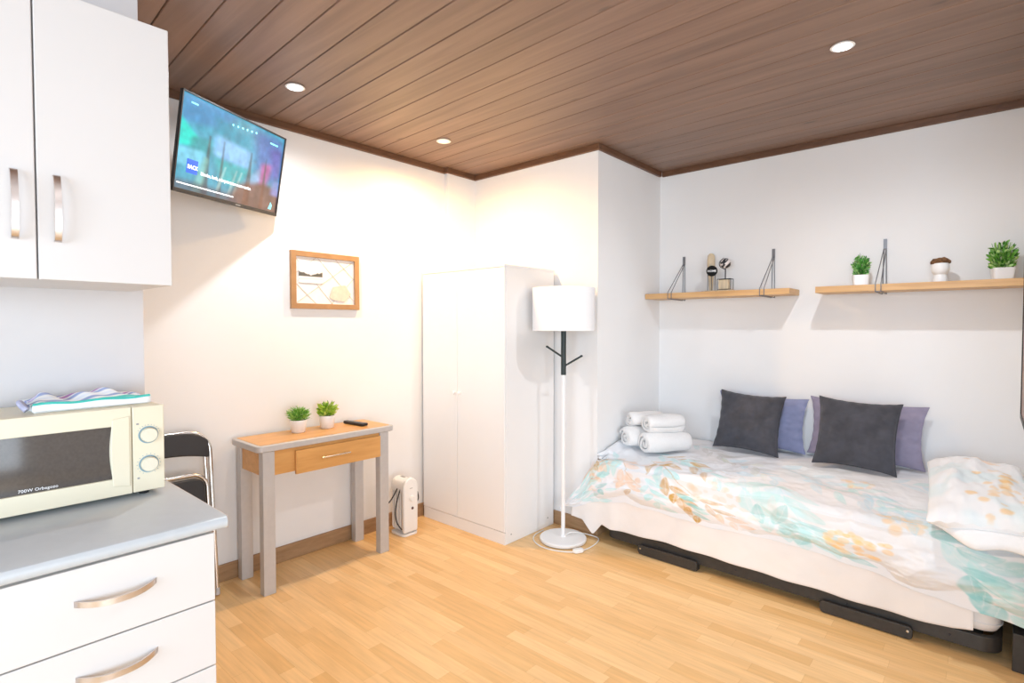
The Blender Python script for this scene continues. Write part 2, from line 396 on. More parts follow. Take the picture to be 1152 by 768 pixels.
t = thing('drawer_cabinet', 'white base cabinet with stacked drawers under the grey worktop', 'cabinet', (-1.75, .31, 0))
dy0, dy1 = .108, .515
obj('body', MB().box(XK, -1.477, dy0, dy1, .10, .868), M['cabinet'], t, .002)
obj('plinth', MB().box(XK+.02, -1.52, dy0, dy1-.005, 0, .10), M['cabinet'], t, .002)
for za, zb in ((.692, .862), (.527, .689), (.362, .524), (.105, .359)):
    d = obj('drawer', MB().box(-1.475, -1.455, dy0+.002, dy1, za, zb), M['cabinet'], t, .002)
    zc = za+.095 if zb-za < .2 else zb-.08
    V = []; F = []; N = 16
    for q in range(N+1):
        s = q/N*2-1; y = .311+s*.0765; x = -1.456+.030*(1-abs(s)**2.6); z = zc-.006*(1-s*s)
        for dz, dx in ((-.0065, -.0025), (-.0065, .0025), (.0065, .0025), (.0065, -.0025)): V.append((x+dx, y, z+dz))
    for q in range(N):
        for k in range(4): F.append((q*4+k, q*4+(k+1) % 4, q*4+4+(k+1) % 4, q*4+4+k))
    F += [(3, 2, 1, 0), (N*4, N*4+1, N*4+2, N*4+3)]
    h = obj('handle', MB().add(V, F), M['brushed'], d, 0, True, 60, world=False); h.data.transform(Matrix.Translation(-t.location)); h['label'] = 'bowed brushed metal bar handle'
wt = obj('worktop', MB().prism([(XK, .868), (-1.455, .868), (-1.446, .871), (-1.441, .878), (-1.441, .889), (-1.446, .897), (-1.455, .90), (XK, .90)], -.9, .542, 'y'), M['counter'])
tag(wt, 'grey laminate worktop with rounded front edge under the microwave', 'worktop')
obj('edge_strip', MB().box(XK+.005, -1.446, .5422, .5448, .869, .8995), M['brushed'], wt, .0008)

# ---- microwave
t = thing('microwave', 'cream microwave oven with two dials standing on the grey worktop', 'microwave', (-1.92, .28, .90))
mx = -1.79; my0, my1, mz0, mz1 = .045, .503, .912, 1.155
obj('body', MB().box(-2.05, mx-.018, my0+.003, my1-.002, mz0, mz1), M['cream'], t, .006)
for x in (-2.0, -1.83):
    for y in (.09, .46): obj('foot', MB().lathe([(.012, .9), (.014, .913)], 16, (x, y, 0)), M['black'], t)
dr = MB()
wy0, wy1, wz0, wz1 = .085, .379, .962, 1.106
ys = .4235
# door frame ring around the window, right edge of the window bows inward towards the handle
def ring(outer, inner, x0, x1):
    n = len(outer); V = []; F = []
    for lst, x in ((outer, x1), (inner, x1), (inner, x0), (outer, x0)):
        V += [(x, a, b_) for a, b_ in lst]
    for l in range(4):
        for i in range(n):
            j = (i+1) % n; F.append((l*n+i, l*n+j, ((l+1) % 4)*n+j, ((l+1) % 4)*n+i))
    return V, F
inner = []; outer = []
K = 14
for i in range(K): s = i/K; inner.append((wy0+(wy1-wy0)*s, wz0)); outer.append((my0+(ys-my0)*s, mz0+.002))
for i in range(K): s = i/K; inner.append((wy1-.006*math.sin(PI*s), wz0+(wz1-wz0)*s)); outer.append((ys, mz0+.002+(mz1-mz0-.002)*s))
for i in range(K): s = i/K; inner.append((wy1-(wy1-wy0)*s, wz1)); outer.append((ys-(ys-my0)*s, mz1))
for i in range(K): s = i/K; inner.append((wy0, wz1-(wz1-wz0)*s)); outer.append((my0, mz1-(mz1-mz0-.002)*s))
V, F = ring(outer, inner, mx-.017, mx)
door = obj('door', dr.add(V, F), M['cream'], t, .002)
gl = obj('window_glass', MB().box(mx-.014, mx-.006, wy0-.004, wy1+.003, wz0-.003, wz1+.003), M['glassdark'], door, 0, world=False)
gl.data.transform(Matrix.Translation(-t.location))
hz = []
for i in range(17):
    s = i/16*2-1; hz.append((.3775-.0075*(1-s*s)*-0+.004*abs(s)**2-.003, 1.034+s*.092))
hp = [(a, b_) for a, b_ in hz]+[(.4185, 1.034+.098), (.4185, 1.034-.098)]
h = obj('handle', MB().prism(hp, mx-.001, mx+.0045, 'x'), M['cream'], door, .003, world=False); h.data.transform(Matrix.Translation(-t.location))
tm = text_mb('700W Orbegozo', .0112, basis((mx-.0055, .186, .9665), (0, 1, 0), (0, 0, 1), (1, 0, 0)), .0002)
h = obj('lettering', tm, M['white_text'], door, smooth=False, world=False); h.data.transform(Matrix.Translation(-t.location)); h['label'] = 'white brand lettering on the dark glass'
pn = obj('control_panel', MB().box(mx-.017, mx, ys+.0018, my1, mz0+.002, mz1), M['cream'], t, .003)
for zc in (1.073, .990):
    yc = .4635
    rg = obj('dial_ring', MB().lathe([(.0212, 0), (.0212, .0012), (.0245, .0012), (.0245, 0)], 40, (mx, yc, zc), 'x'), M['dialblue'], t)
    tk = MB()
    for q in range(16):
        a = R(-150+q*20) if zc < 1.03 else R(-60+q*15)
        if zc > 1.03 and q > 9: continue
        tk.lathe([(.0011, 0), (.0011, .0008)], 8, (mx, yc+.0285*math.sin(a), zc+.0285*math.cos(a)), 'x')
    obj('dial_marks', tk, M['dialblue'], t)
    kb = obj('knob', MB().lathe([(.0205, 0), (.0205, .010), (.0185, .0135), (.0, .014)], 40, (mx+.0005, yc, zc), 'x'), M['cream_knob'], t)
    gp = obj('knob_grip', MB().box(mx+.0120, mx+.0146, yc-.0035, yc+.0035, zc-.016, zc+.016), M['cream_knob'], kb, .0015, world=False)
    gp.data.transform(Matrix.Translation(-t.location)@Matrix.Translation((mx, yc, zc))@Matrix.Rotation(R(40), 4, 'X')@Matrix.Translation((-mx, -yc, -zc)))
for yc, zc in ((.438, 1.106), (.438, .953)): obj('panel_symbol', MB().box(mx, mx+.0006, yc-.003, yc+.003, zc-.0022, zc+.0022), M['greymark'], t)

# ---- folded dish towel on the microwave
def stripes_towel():
    NU, NV = 90, 60
    u = np.linspace(0, 1, NU)[:, None]+np.zeros((1, NV)); v = np.linspace(0, 1, NV)[None, :]+np.zeros((NU, 1))
    t_ = thing('dish_towel', 'folded dish towel with teal and violet stripes lying on the microwave', 'towel', (-1.93, .36, 1.155))
    for lay in range(3):
        y = .225+.26*u+.004*np.sin(v*9+lay); x = -1.845-.19*v-.012*u-.004*lay+.0*u
        z0 = 1.1605+.0066*lay
        hump = .004*np.sin(u*7+lay)*np.cos(v*5)+.026*(lay == 2)*np.exp(-((v-.50)/.30)**2)*(.55+.35*np.sin(u*11+1)+.25*np.sin(u*23+v*9))
        z = z0+np.clip(hump, -.002, .04)*sst(0, .1, v)*sst(0, .10, u)*sst(0, .10, 1-u)*(1 if lay else .0)
        c = np.ones((NU, NV, 3))*np.array((.84, .86, .87))
        if lay == 2:
            q = v+.03*np.sin(u*5)
            for a, b_, cc in ((.03, .13, (.10, .62, .56)), (.20, .26, (.30, .38, .62)), (.30, .36, (.75, .80, .88)), (.42, .50, (.32, .40, .66)), (.55, .64, (.42, .22, .52)), (.70, .80, (.30, .34, .62))):
                k = (sst(a-.015, a+.01, q)*(1-sst(b_-.01, b_+.015, q)))[..., None]
                c = c*(1-k)+np.array(cc)*k
        else:
            k = (sst(.9, .96, 1-v))[..., None]*.0; c = c
        o = grid_obj('fold', x, y, z, M['dt'], t_, c)
        so = o.modifiers.new('thick', 'SOLIDIFY'); so.thickness = .006; so.offset = 1
    # the white front hem flap
    fl = MB()
    P = [[(-1.839-.001*math.sin(k), .222+.262*k/20, 1.159+.0165*j/4+.0018*math.sin(k*.7)*j/4) for j in range(5)] for k in range(21)]
    o = obj('hem_flap', fl.grid(P), M['sheetwhite'], t_); so = o.modifiers.new('thick', 'SOLIDIFY'); so.thickness = .003; so.offset = -1
    obj('teal_border', MB().tube([(-1.8405-.001*math.sin(k), .224+.258*k/20, 1.1765+.0018*math.sin(k*.7)) for k in range(21)], .0048, 8), M['tealcloth'], t_)
    # bunched corner
    cr = MB().tube(spline([(-1.86, .214, 1.163), (-1.868, .206, 1.174), (-1.885, .203, 1.182), (-1.90, .209, 1.176), (-1.905, .217, 1.166)], 5), .0075, 9)
    obj('rolled_corner', cr, M['lilac'], t_)
M['dt'] = mat_vcol('striped_cotton', .9); M['sheetwhite'] = mat('white_cotton', (.86, .88, .90), .9, nscale=40, namt=.02)
M['tealcloth'] = mat('teal_cotton', (.06, .50, .44), .9, nscale=60, namt=.1)
M['lilac'] = mat('grey_lilac_cotton', (.42, .42, .56), .9, nscale=60, namt=.25)
stripes_towel()

# ------------------------------------------------------------------ folding chair leaning on the left wall
lean = math.atan(.085/.84)
cm = basis((-2.952, .84, .010), (0, 1, 0), (-math.sin(lean), 0, math.cos(lean)), (math.cos(lean), 0, math.sin(lean)))
t = thing('folding_chair', 'folded black padded metal chair leaning on the wall behind the worktop', 'chair', mtx=cm)
def arch(hw, h0, h1, r, z, n=7):
    p = [(hw, h0, z), (hw, (h0+h1)/2, z)]
    for k in range(n+1): a = R(90*k/n); p.append((hw-r+r*math.cos(a), h1-r+r*math.sin(a), z))
    for k in range(n+1): a = R(90+90*k/n); p.append((-hw+r+r*math.cos(a), h1-r+r*math.sin(a), z))
    return p+[(-hw, (h0+h1)/2, z), (-hw, h0, z)]
obj('back_frame', MB().tube(arch(.215, .01, .835, .10, 0), .011, 12), M['chrome'], t, ang=60, world=False)
obj('seat_frame', MB().tube(arch(.185, .12, .625, .07, .026), .010, 12), M['chrome'], t, ang=60, world=False)
for s in (-1, 1):
    obj('leg', MB().tube([(s*.192, .015, .020), (s*.190, .40, .016), (s*.188, .715, .004)], .0095, 12), M['chrome'], t, ang=60, world=False)
    obj('rubber_foot', MB().tube([(s*.215, -.004, 0), (s*.215, .03, 0)], .0128, 12), M['silver'], t, world=False)
obj('stretcher', MB().tube([(-.19, .17, .018), (.19, .17, .018)], .008, 10), M['chrome'], t, world=False)
bp = []
for i in range(41): s = i/40*2-1; bp.append((s*.204, .700+.028*(1-s*s)))
for i in range(41): s = 1-i/40*2; bp.append((s*.204, .838-.05*abs(s)**4))
obj('backrest', MB().prism(bp, -.004, .024), M['blackvinyl'], t, .010, seg=3, world=False)
obj('seat', MB().prism(rrect(-.172, .172, .20, .608, .05), .014, .046), M['blackvinyl'], t, .012, seg=3, world=False)

# ------------------------------------------------------------------ console table
t = thing('console_table', 'narrow beech console table with grey legs and edge against the left wall', 'table', (-2.92, 1.6, 0))
tx0, tx1, ty0, ty1, tz = -3.083, -2.743, 1.178, 2.012, .775
tp = obj('tabletop', MB().prism(rrect(tx0, tx1, ty0, ty1, .03), .740, .7735), M['silver'], t, .006)
pl_ = obj('inlay', MB().prism(rrect(tx0+.022, tx1-.022, ty0+.022, ty1-.022, .012), .773, tz), WOOD_TBL, tp, world=False)
pl_.data.transform(Matrix.Translation(-t.location)); pl_['label'] = 'beech veneer top panel'
for x0, x1 in ((-2.80, -2.752), (-3.072, -3.024)):
    for y0, y1 in ((1.206, 1.268), (1.908, 1.970)):
        obj('leg', MB().box(x0, x1, y0, y1, 0, .7395), M['silver'], t, .003)
obj('apron', MB().box(-2.778, -2.760, 1.2685, 1.908, .612, .7395).box(-3.05, -3.03, 1.2685, 1.908, .612, .7395).box(-3.023, -2.801, 1.215, 1.233, .612, .7395).box(-3.023, -2.801, 1.943, 1.961, .612, .7395), WOOD_TBL, t, .0015)
d = obj('drawer', MB().box(-2.759, -2.743, 1.378, 1.9065, .597, .722), WOOD_TBL, t, .002)
hd = obj('handle', MB().tube([(-2.722, 1.515, .664), (-2.722, 1.69, .664)], .0055, 10).tube([(-2.744, 1.54, .664), (-2.722, 1.54, .664)], .004, 8).tube([(-2.744, 1.665, .664), (-2.722, 1.665, .664)], .004, 8), M['chrome'], d, world=False)
hd.data.transform(Matrix.Translation(-t.location)); hd['label'] = 'slim chrome bar handle'

# ------------------------------------------------------------------ plants
def leafmesh(n, cen, rad, hgt, ln, wd, seed, spiky=False, up=.5):
    rr = random.Random(seed); mb = MB()
    for i in range(n):
        a = rr.uniform(0, 2*PI); q = rr.random()**.5; hh = rr.random()
        px = cen[0]+rad*q*math.cos(a)*.85*(.75+.25*hh); py = cen[1]+rad*q*math.sin(a)*.85*(.75+.25*hh)
        pz = cen[2]+hgt*hh*(1-.45*q*q)*.82
        d = Vector((math.cos(a)*q*1.1+rr.uniform(-.5, .5), math.sin(a)*q*1.1+rr.uniform(-.5, .5), up+rr.uniform(-.2, .7))).normalized()
        s = d.cross(Vector((rr.uniform(-1, 1), rr.uniform(-1, 1), rr.uniform(-.3, .3)))).normalized(); nn = d.cross(s)
        l = ln*rr.uniform(.7, 1.25); w_ = wd*rr.uniform(.7, 1.2); p = Vector((px, py, pz))
        if spiky: prof = ((0, .35), (.3, .9), (.65, .7), (1, .03))
        else: prof = ((0, .2), (.25, .85), (.55, 1), (.85, .55), (1, .05))
        V = []
        for u, k in prof:
            c = p+d*l*u+nn*(-.25*l*u*u)
            V += [c-s*w_*k*.5+nn*.0006, c+nn*.0018*k, c+s*w_*k*.5+nn*.0006]
        F = []
        for j in range(len(prof)-1):
            for k in range(2): F.append((j*3+k, j*3+k+1, j*3+4+k, j*3+3+k))
        mb.add(V, F)
    return mb
def stems(n, cen, rad, hgt, seed):
    rr = random.Random(seed); mb = MB()
    for i in range(n):
        a = rr.uniform(0, 2*PI); q = rr.random()**.5*rad
        mb.tube([(cen[0]+q*.3*math.cos(a), cen[1]+q*.3*math.sin(a), cen[2]-.01), (cen[0]+q*.7*math.cos(a), cen[1]+q*.7*math.sin(a), cen[2]+hgt*.5), (cen[0]+q*math.cos(a), cen[1]+q*math.sin(a), cen[2]+hgt*.85)], .0012, 5)
    return mb
def plant(label, c, rt, rb, hp, rad, hgt, leaf, n, ln, wd, seed, spiky, square=False, group=None):
    t = thing('potted_plant', label, 'plant', c, group)
    if square:
        mb = MB(); V = []; a = R(12)
        for r_, z in ((rb, 0), (rt, hp), (rt-.005, hp), (rt-.007, hp-.012)):
            for x, y in rrect(-r_, r_, -r_, r_, r_*.28, 4): V.append((c[0]+x*math.cos(a)-y*math.sin(a), c[1]+x*math.sin(a)+y*math.cos(a), c[2]+z))
        n_ = 20; F = [tuple(range(n_))[::-1], tuple(range(3*n_, 4*n_))]
        for l in range(3):
            for i in range(n_): F.append((l*n_+i, l*n_+(i+1) % n_, (l+1)*n_+(i+1) % n_, (l+1)*n_+i))
        mb.add(V, F); obj('pot', mb, M['ceramic'], t, ang=50)
    else:
        obj('pot', MB().lathe([(rb*.9, 0), (rb, .004), (rt, hp-.003), (rt-.001, hp), (rt-.005, hp), (rt-.007, hp-.012)], 36, c), M['ceramic'], t)
    obj('soil', MB().lathe([(rt*.80, 0), (rt*.6, .005), (0, .006)], 20, (c[0], c[1], c[2]+hp-.0115)), M['soil'], t)
    cc = (c[0], c[1], c[2]+hp-.004)
    obj('stems', stems(14, cc, rad*.8, hgt, seed), leaf, t)
    obj('foliage', leafmesh(n, cc, rad, hgt, ln, wd, seed, spiky), leaf, t, smooth=True, ang=180)
TZ = tz+.0003
plant('small spiky green plant in a white pot on the table, nearer the microwave', (-2.962, 1.503, TZ), .048, .038, .072, .058, .082, LEAF1, 420, .030, .0055, 3, True, group='potted plants on the console table')
plant('yellow-green broad-leaved plant in a white pot, beside the remote control', (-2.962, 1.682, TZ), .048, .038, .076, .056, .090, LEAF2, 210, .030, .0125, 5, False, group='potted plants on the console table')

# ---- remote control on the table
a0, a1 = Vector((-3.02, 1.838, TZ)), Vector((-2.835, 1.862, TZ)); dx = (a1-a0).normalized(); dyv = Vector((-dx.y, dx.x, 0))
rm = basis((a0+a1)/2, dx, dyv, (0, 0, 1))
t = thing('remote_control', 'black remote control lying on the console table', 'remote', mtx=rm)
pr = []
for i in range(21): s = i/20; pr.append((-.093+.186*s, -.017-.006*s))
for i in range(21): s = 1-i/20; pr.append((-.093+.186*s, .017+.006*s))
obj('body', MB().prism(pr, .001, .018), M['black'], t, .006, seg=3, world=False)
for i in range(5):
    for j in range(3): obj('button', MB().box(-.055+i*.02, -.046+i*.02, -.013+j*.010, -.007+j*.010, .0178, .0195), M['greymark'], t, .001, world=False)

# ------------------------------------------------------------------ heater
hc = (-2.925, 2.215, 0)
t = thing('oil_heater', 'small white electric oil heater on the floor beside the wardrobe', 'heater', hc)
obj('foot', MB().prism(rrect(hc[0]-.075, hc[0]+.080, hc[1]-.062, hc[1]+.062, .03), 0, .016), M['whiteplastic'], t, .004)
for i in range(5):
    x = hc[0]-.065+i*.026
    obj('fin', MB().prism([(hc[1]+a, b_) for a, b_ in rrect(-.046, .046, .020, .335, .03)], x-.008, x+.008, 'x'), M['whiteplastic'], t, .006)
prof = []
for i in range(25):
    a = PI*i/24; prof.append((hc[1]+.060*math.cos(a), .310+.072*math.sin(a)))
prof += [(hc[1]-.056, .022), (hc[1]+.056, .022)]
fp = obj('front_panel', MB().prism(prof, hc[0]+.050, hc[0]+.078, 'x'), M['whiteplastic'], t, .012, seg=3)
obj('knob', MB().lathe([(.020, 0), (.020, .010), (.016, .014), (0, .014)], 24, (hc[0]+.078, hc[1]+.004, .245), 'x'), M['whiteplastic'], t)
obj('indicator_light', MB().lathe([(.0095, 0), (.008, .003), (0, .004)], 16, (hc[0]+.078, hc[1]+.010, .180), 'x'), M['red'], t)
hp_ = []
for i in range(17):
    a = PI*i/16; hp_.append((hc[1]+.054*math.cos(a), .318+.056*math.sin(a)))
obj('hood', MB().prism(hp_+[(hc[1]-.054, .285), (hc[1]+.054, .285)], hc[0]-.072, hc[0]+.0495, 'x'), M['whiteplastic'], t, .008, seg=3)
obj('handle_slot', MB().box(hc[0]-.03, hc[0]+.012, hc[1]-.008, hc[1]+.008, .3735, .3755), M['greymark'], t, .001)
obj('vent_slot', MB().box(hc[0]+.0775, hc[0]+.0785, hc[1]-.012, hc[1]+.012, .312, .316), M['greymark'], t)
cd = spline([(hc[0]+.03, hc[1]-.050, .31), (hc[0]+.02, hc[1]-.066, .25), (hc[0]+.01, hc[1]-.078, .16), (hc[0]+.02, hc[1]-.072, .09), (hc[0]+.05, hc[1]-.056, .045)], 8)
obj('power_cord', MB().tube(cd, .0042, 8).tube(spline([(hc[0]+.0, hc[1]-.052, .31), (hc[0]-.03, hc[1]-.075, .24), (hc[0]-.055, hc[1]-.105, .19), (hc[0]-.09, hc[1]-.125, .13)], 8), .0042, 8).tube(spline([(hc[0]+.06, hc[1]+.05, .30), (hc[0]+.05, hc[1]+.075, .265), (hc[0]+.045, hc[1]+.085, .22), (hc[0]+.055, hc[1]+.062, .205), (hc[0]+.065, hc[1]+.050, .215)], 8), .0042, 8), M['black'], t)

# ------------------------------------------------------------------ wardrobe
t = thing('wardrobe', 'tall white two-door wardrobe standing in the back corner', 'wardrobe', (-2.67, 2.76, 0))
wx0, wx1, wy0_, wy1_, wh = -3.066, -2.272, 2.497, 3.005, 1.768
f0 = wy0_+.017
obj('body', MB().box(wx0, wx0+.016, f0, wy1_, 0, wh-.0165).box(wx1-.016, wx1, f0, wy1_, 0, wh-.0165).box(wx0+.0165, wx1-.0165, wy1_-.006, wy1_, .05, wh-.02).box(wx0+.0165, wx1-.0165, f0+.01, wy1_-.007, .065, .08), M['wardrobe'], t, .0015)
obj('top_panel', MB().box(wx0, wx1, wy0_, wy1_, wh-.016, wh), M['wardrobe'], t, .0015)
obj('plinth', MB().box(wx0+.0005, wx1-.0005, wy0_+.004, f0, 0, .078), M['wardrobe'], t, .0015)
xs = -2.706
for a, b_, kx in ((wx0, xs-.0012, xs-.022), (xs+.0012, wx1, xs+.030)):
    d = obj('door', MB().box(a, b_, wy0_, f0-.001, .082, wh-.0185), M['wardrobe'], t, .002)
    k = obj('knob', MB().lathe([(.006, 0), (.006, -.008), (.012, -.013), (.0125, -.020), (.009, -.024), (0, -.0245)], 20, (kx, wy0_, .932), 'y'), M['whiteplastic'], d, world=False)
    k.data.transform(Matrix.Translation(-t.location))
for y, z in ((2.56, .055), (2.94, .06)): obj('screw_cap', MB().lathe([(.005, 0), (.004, .0015), (0, .0018)], 12, (wx1, y, z), 'x'), M['greymark'], t)

# ------------------------------------------------------------------ floor lamp
lx, ly = -2.05, 2.815
t = thing('floor_lamp', 'white floor lamp with drum shade and black coat hooks beside the wardrobe', 'lamp', (lx, ly, 0))
bs = obj('base', MB().lathe([(.148, .004), (.150, .008), (.150, .020), (.145, .0245), (.02, .027), (.014, .034), (.014, .036)], 56, (lx, ly, 0)), M['whitemetal'], t)
bb = obj('base_pad', MB().lathe([(.142, 0), (.145, .005)], 48, (lx, ly, 0)), M['black'], t)
obj('pole', MB().lathe([(.0125, .03), (.0125, 1.075)], 20, (lx, ly, 0)), M['whitemetal'], t)
st = obj('hook_stem', MB().lathe([(.016, 1.070), (.0165, 1.073), (.0165, 1.372), (.012, 1.376)], 20, (lx, ly, 0)), M['darkgreen'], t)
st['label'] = 'black upper stem of the lamp'
ri, fw_ = Vector((.749, .6626, 0)), Vector((-.6626, .749, 0))
for s, z0, z1, ln in ((-1, 1.188, 1.250, .105), (1, 1.130, 1.190, .115)):
    p0 = Vector((lx, ly, z0))+ri*s*.012; p1 = Vector((lx, ly, z1))+ri*s*ln
    obj('hook', MB().tube([p0, p0.lerp(p1, .5), p1], .0062, 12).lathe([(0, -.008), (.0075, -.005), (.0085, 0), (.0075, .005), (0, .008)], 12, p1), M['darkgreen'], t)
sh = obj('lamp_shade', MB().lathe([(.196, 1.352), (.198, 1.353), (.198, 1.624), (.196, 1.625), (.1945, 1.624), (.1945, 1.353), (.196, 1.352)], 72, (lx, ly, 0)), M['shade'], t, ang=60)
rg = MB().lathe([(.02, 1.60), (.022, 1.604), (.02, 1.608)], 16, (lx, ly, 0))
for k in range(3):
    a = 2*PI*k/3; rg.tube([(lx+.02*math.cos(a), ly+.02*math.sin(a), 1.604), (lx+.1945*math.cos(a), ly+.1945*math.sin(a), 1.604)], .002, 6)
obj('shade_ring', rg.lathe([(.010, 1.374), (.010, 1.60)], 12, (lx, ly, 0)), M['whitemetal'], t)
obj('bulb', MB().lathe([(.012, 1.44), (.014, 1.46), (.03, 1.50), (.028, 1.53), (.015, 1.548), (0, 1.552)], 20, (lx, ly, 0)), M['whiteplastic'], t)
cp = [(lx+.012, ly+.01, .036), (lx+.03, ly+.05, .045), (-1.985, 2.955, .020), (-1.90, 2.985, .006), (-1.862, 2.93, .005), (-1.848, 2.83, .005), (-1.862, 2.735, .005), (-1.905, 2.68, .005), (-2.0, 2.636, .005), (-2.10, 2.635, .005), (-2.19, 2.685, .005), (-2.235, 2.76, .005), (-2.245, 2.86, .005)]
obj('power_cord', MB().tube(spline(cp, 8), .0035, 8), M['cordwhite'], t)
sw = Vector((-1.868, 2.722, 0)); sd = Vector((.45, .89, 0)).normalized(); sp_ = Vector((-sd.y, sd.x, 0))
fs = MB().prism(rrect(-.035, .035, -.02, .02, .018), .001, .022)
fs.v = [tuple(sw+sd*a+sp_*b_+Vector((0, 0, c))) for a, b_, c in fs.v]
obj('foot_switch', fs, M['whiteplastic'], t, .006, seg=3)

# ------------------------------------------------------------------ television
az, ti, ro = .540, .189, .043
d_ = Vector((-math.sin(az), math.cos(az), 0)); n_ = Vector((math.cos(az), math.sin(az), 0)); u_ = Vector((0, 0, 1))*math.cos(ti)+n_*math.sin(ti)
d2 = d_*math.cos(ro)+u_*math.sin(ro); u2 = u_*math.cos(ro)-d_*math.sin(ro); nn = d2.cross(u2)
tvm = basis(Vector((-2.807, 1.119, 2.194)), d2, u2, nn)
t = thing('television', 'flat television tilted down on the left wall showing a teal picture', 'television', mtx=tvm)
W2, H2 = .365, .215
obj('casing', MB().box(-W2, W2, -H2, H2, -.014, -.006).box(-W2+.05, W2-.05, -H2+.01, H2-.05, -.04, -.014).box(-.25, .25, -.15, .10, -.062, -.04), M['black'], t, .004, world=False)
bz = MB()
for a in ((-W2, W2, -H2, -H2+.018), (-W2, W2, H2-.008, H2), (-W2, -W2+.008, -H2, H2), (W2-.008, W2, -H2, H2)): bz.box(*a, -.006, .003)
obj('bezel', bz, M['black'], t, .0015, world=False)
NX, NY = 300, 170
gx = np.linspace(-W2+.008, W2-.008, NX)[:, None]+np.zeros((1, NY)); gy = np.linspace(-H2+.018, H2-.008, NY)[None, :]+np.zeros((NX, 1))
U = (gx+W2-.008)/(2*W2-.016); Vv = 1-(gy+H2-.018)/(2*H2-.026)      # u right, v down
C = np.zeros((NX, NY, 3)); sRGB = lambda r, g, b_: np.array([(c/255)**2.2 for c in (r, g, b_)])
C[:] = sRGB(62, 140, 165)
def blend(mask, col, a=1.):
    global C
    k = (np.clip(mask, 0, 1)*a)[..., None]; C = C*(1-k)+col*k
def poly(pts, col, a=1., soft=.02):
    m_ = np.ones_like(U)
    n = len(pts)
    for i in range(n):
        (x0, y0), (x1, y1) = pts[i], pts[(i+1) % n]
        l = math.hypot(x1-x0, y1-y0); dd = ((x1-x0)*(Vv-y0)-(y1-y0)*(U-x0))/l
        m_ = m_*sst(-soft, soft, dd)
    blend(m_, col, a)
nz = fbm(U*6, Vv*4, 4)
blend(sst(.0, .5, nz+.1), sRGB(40, 120, 140), .6)
poly([(0, 0), (.5, 0), (.35, .22), (0, .30)], sRGB(62, 118, 165), .8, .05)
poly([(0, .25), (.16, .42), (.12, .52), (0, .55)], sRGB(20, 195, 180), .95, .03)
poly([(.10, .42), (.28, .38), (.30, .55), (.08, .60)], sRGB(45, 130, 135), .8, .03)
poly([(0, .56), (.22, .54), (.20, .76), (0, .74)], sRGB(105, 180, 205), .85, .03)
poly([(.30, .30), (.66, .34), (.64, .56), (.30, .54)], sRGB(125, 170, 215), .85, .05)
poly([(.28, .10), (.62, .16), (.60, .32), (.30, .26)], sRGB(35, 125, 150), .8, .05)
poly([(.30, .55), (.66, .56), (.55, .82), (.38, .80)], sRGB(50, 150, 155), .85, .04)
poly([(.66, .05), (1, .05), (1, .62), (.74, .66)], sRGB(75, 95, 160), .8, .08)
poly([(.78, .42), (.90, .40), (.84, .72), (.74, .70)], sRGB(170, 80, 130), .75, .04)
poly([(.84, .20), (1, .16), (1, .55), (.92, .55)], sRGB(85, 75, 150), .7, .05)
poly([(.62, .70), (.76, .50), (.78, .66), (.70, .80)], sRGB(130, 165, 200), .7, .03)
for x0, w_ in ((.22, .045), (.62, .05), (.36, .03), (.80, .03)):
    poly([(x0-w_*.2, 1.0), (x0+w_*.6, .34), (x0+w_*.85, .34), (x0+w_*1.2, 1.0)], sRGB(62, 75, 78), .8, .012)
poly([(.14, 1), (.22, .58), (.26, .60), (.22, 1)], sRGB(120, 175, 165), .6, .02)
for x0 in (.45, .50, .34): poly([(x0, .95), (x0+.07, .62), (x0+.085, .62), (x0+.03, .95)], sRGB(150, 190, 190), .5, .01)
poly([(.55, .76), (.80, .66), (1.05, .70), (1.05, 1.05), (.42, 1.05)], sRGB(105, 68, 55), .9, .05)
poly([(-.05, .90), (.5, .90), (.6, 1.05), (-.05, 1.05)], sRGB(70, 70, 82), .75, .04)
poly([(.93, .60), (1.02, .58), (1.02, .78), (.91, .78)], sRGB(120, 130, 190), .7, .03)
C *= (1+.35*fbm(U*24, Vv*14, 2))[..., None]
C = np.clip(C, 0, 1)
scr = grid_obj('screen', gx, gy, np.zeros_like(gx)-.004, mat_vcol('lit_screen_picture', .25, 1.15), t, C, world=False)
def scrbox(u0, u1, v0, v1, z=.0005):
    X = lambda u: -W2+.008+u*(2*W2-.016); Y = lambda v: H2-.008-v*(2*H2-.026)
    return X(u0), X(u1), Y(v1), Y(v0), -.0039, -.0039+z
bd = obj('app_badge', MB().box(*scrbox(.085, .175, .665, .815)), M['screen_blue'], t, world=False); bd['label'] = 'blue square badge on the screen'
X = lambda u: -W2+.008+u*(2*W2-.016); Y = lambda v: H2-.008-v*(2*H2-.026)
def stext(body, size, u, v, m_, bold=.0):
    o = obj('caption', text_mb(body, size, Matrix.Translation((X(u), Y(v), -.0032)), .0001, bold), m_, t, smooth=False, world=False); return o
stext('BACK', .0235, .092, .765, M['screen_text'], .0006)
stext('Movies, look, mix you guess a new series.', .0205, .205, .80, M['screen_text'], .0007)
obj('caption_line', MB().box(*scrbox(.02, .52, .935, .948)), M['screen_text'], t, world=False)
obj('channel_label', MB().box(*scrbox(.07, .125, .068, .085)), M['screen_cyan'], t, world=False)
obj('clock_label', MB().box(*scrbox(.84, .93, .118, .136)), M['screen_cyan'], t, world=False)
for k in range(6): obj('screen_icon', MB().lathe([(.0052, -.0038), (.0052, -.0034)], 12, (X(.44+.047*k), Y(.115-.006*k), 0)), M['screen_cyan'], t, world=False)
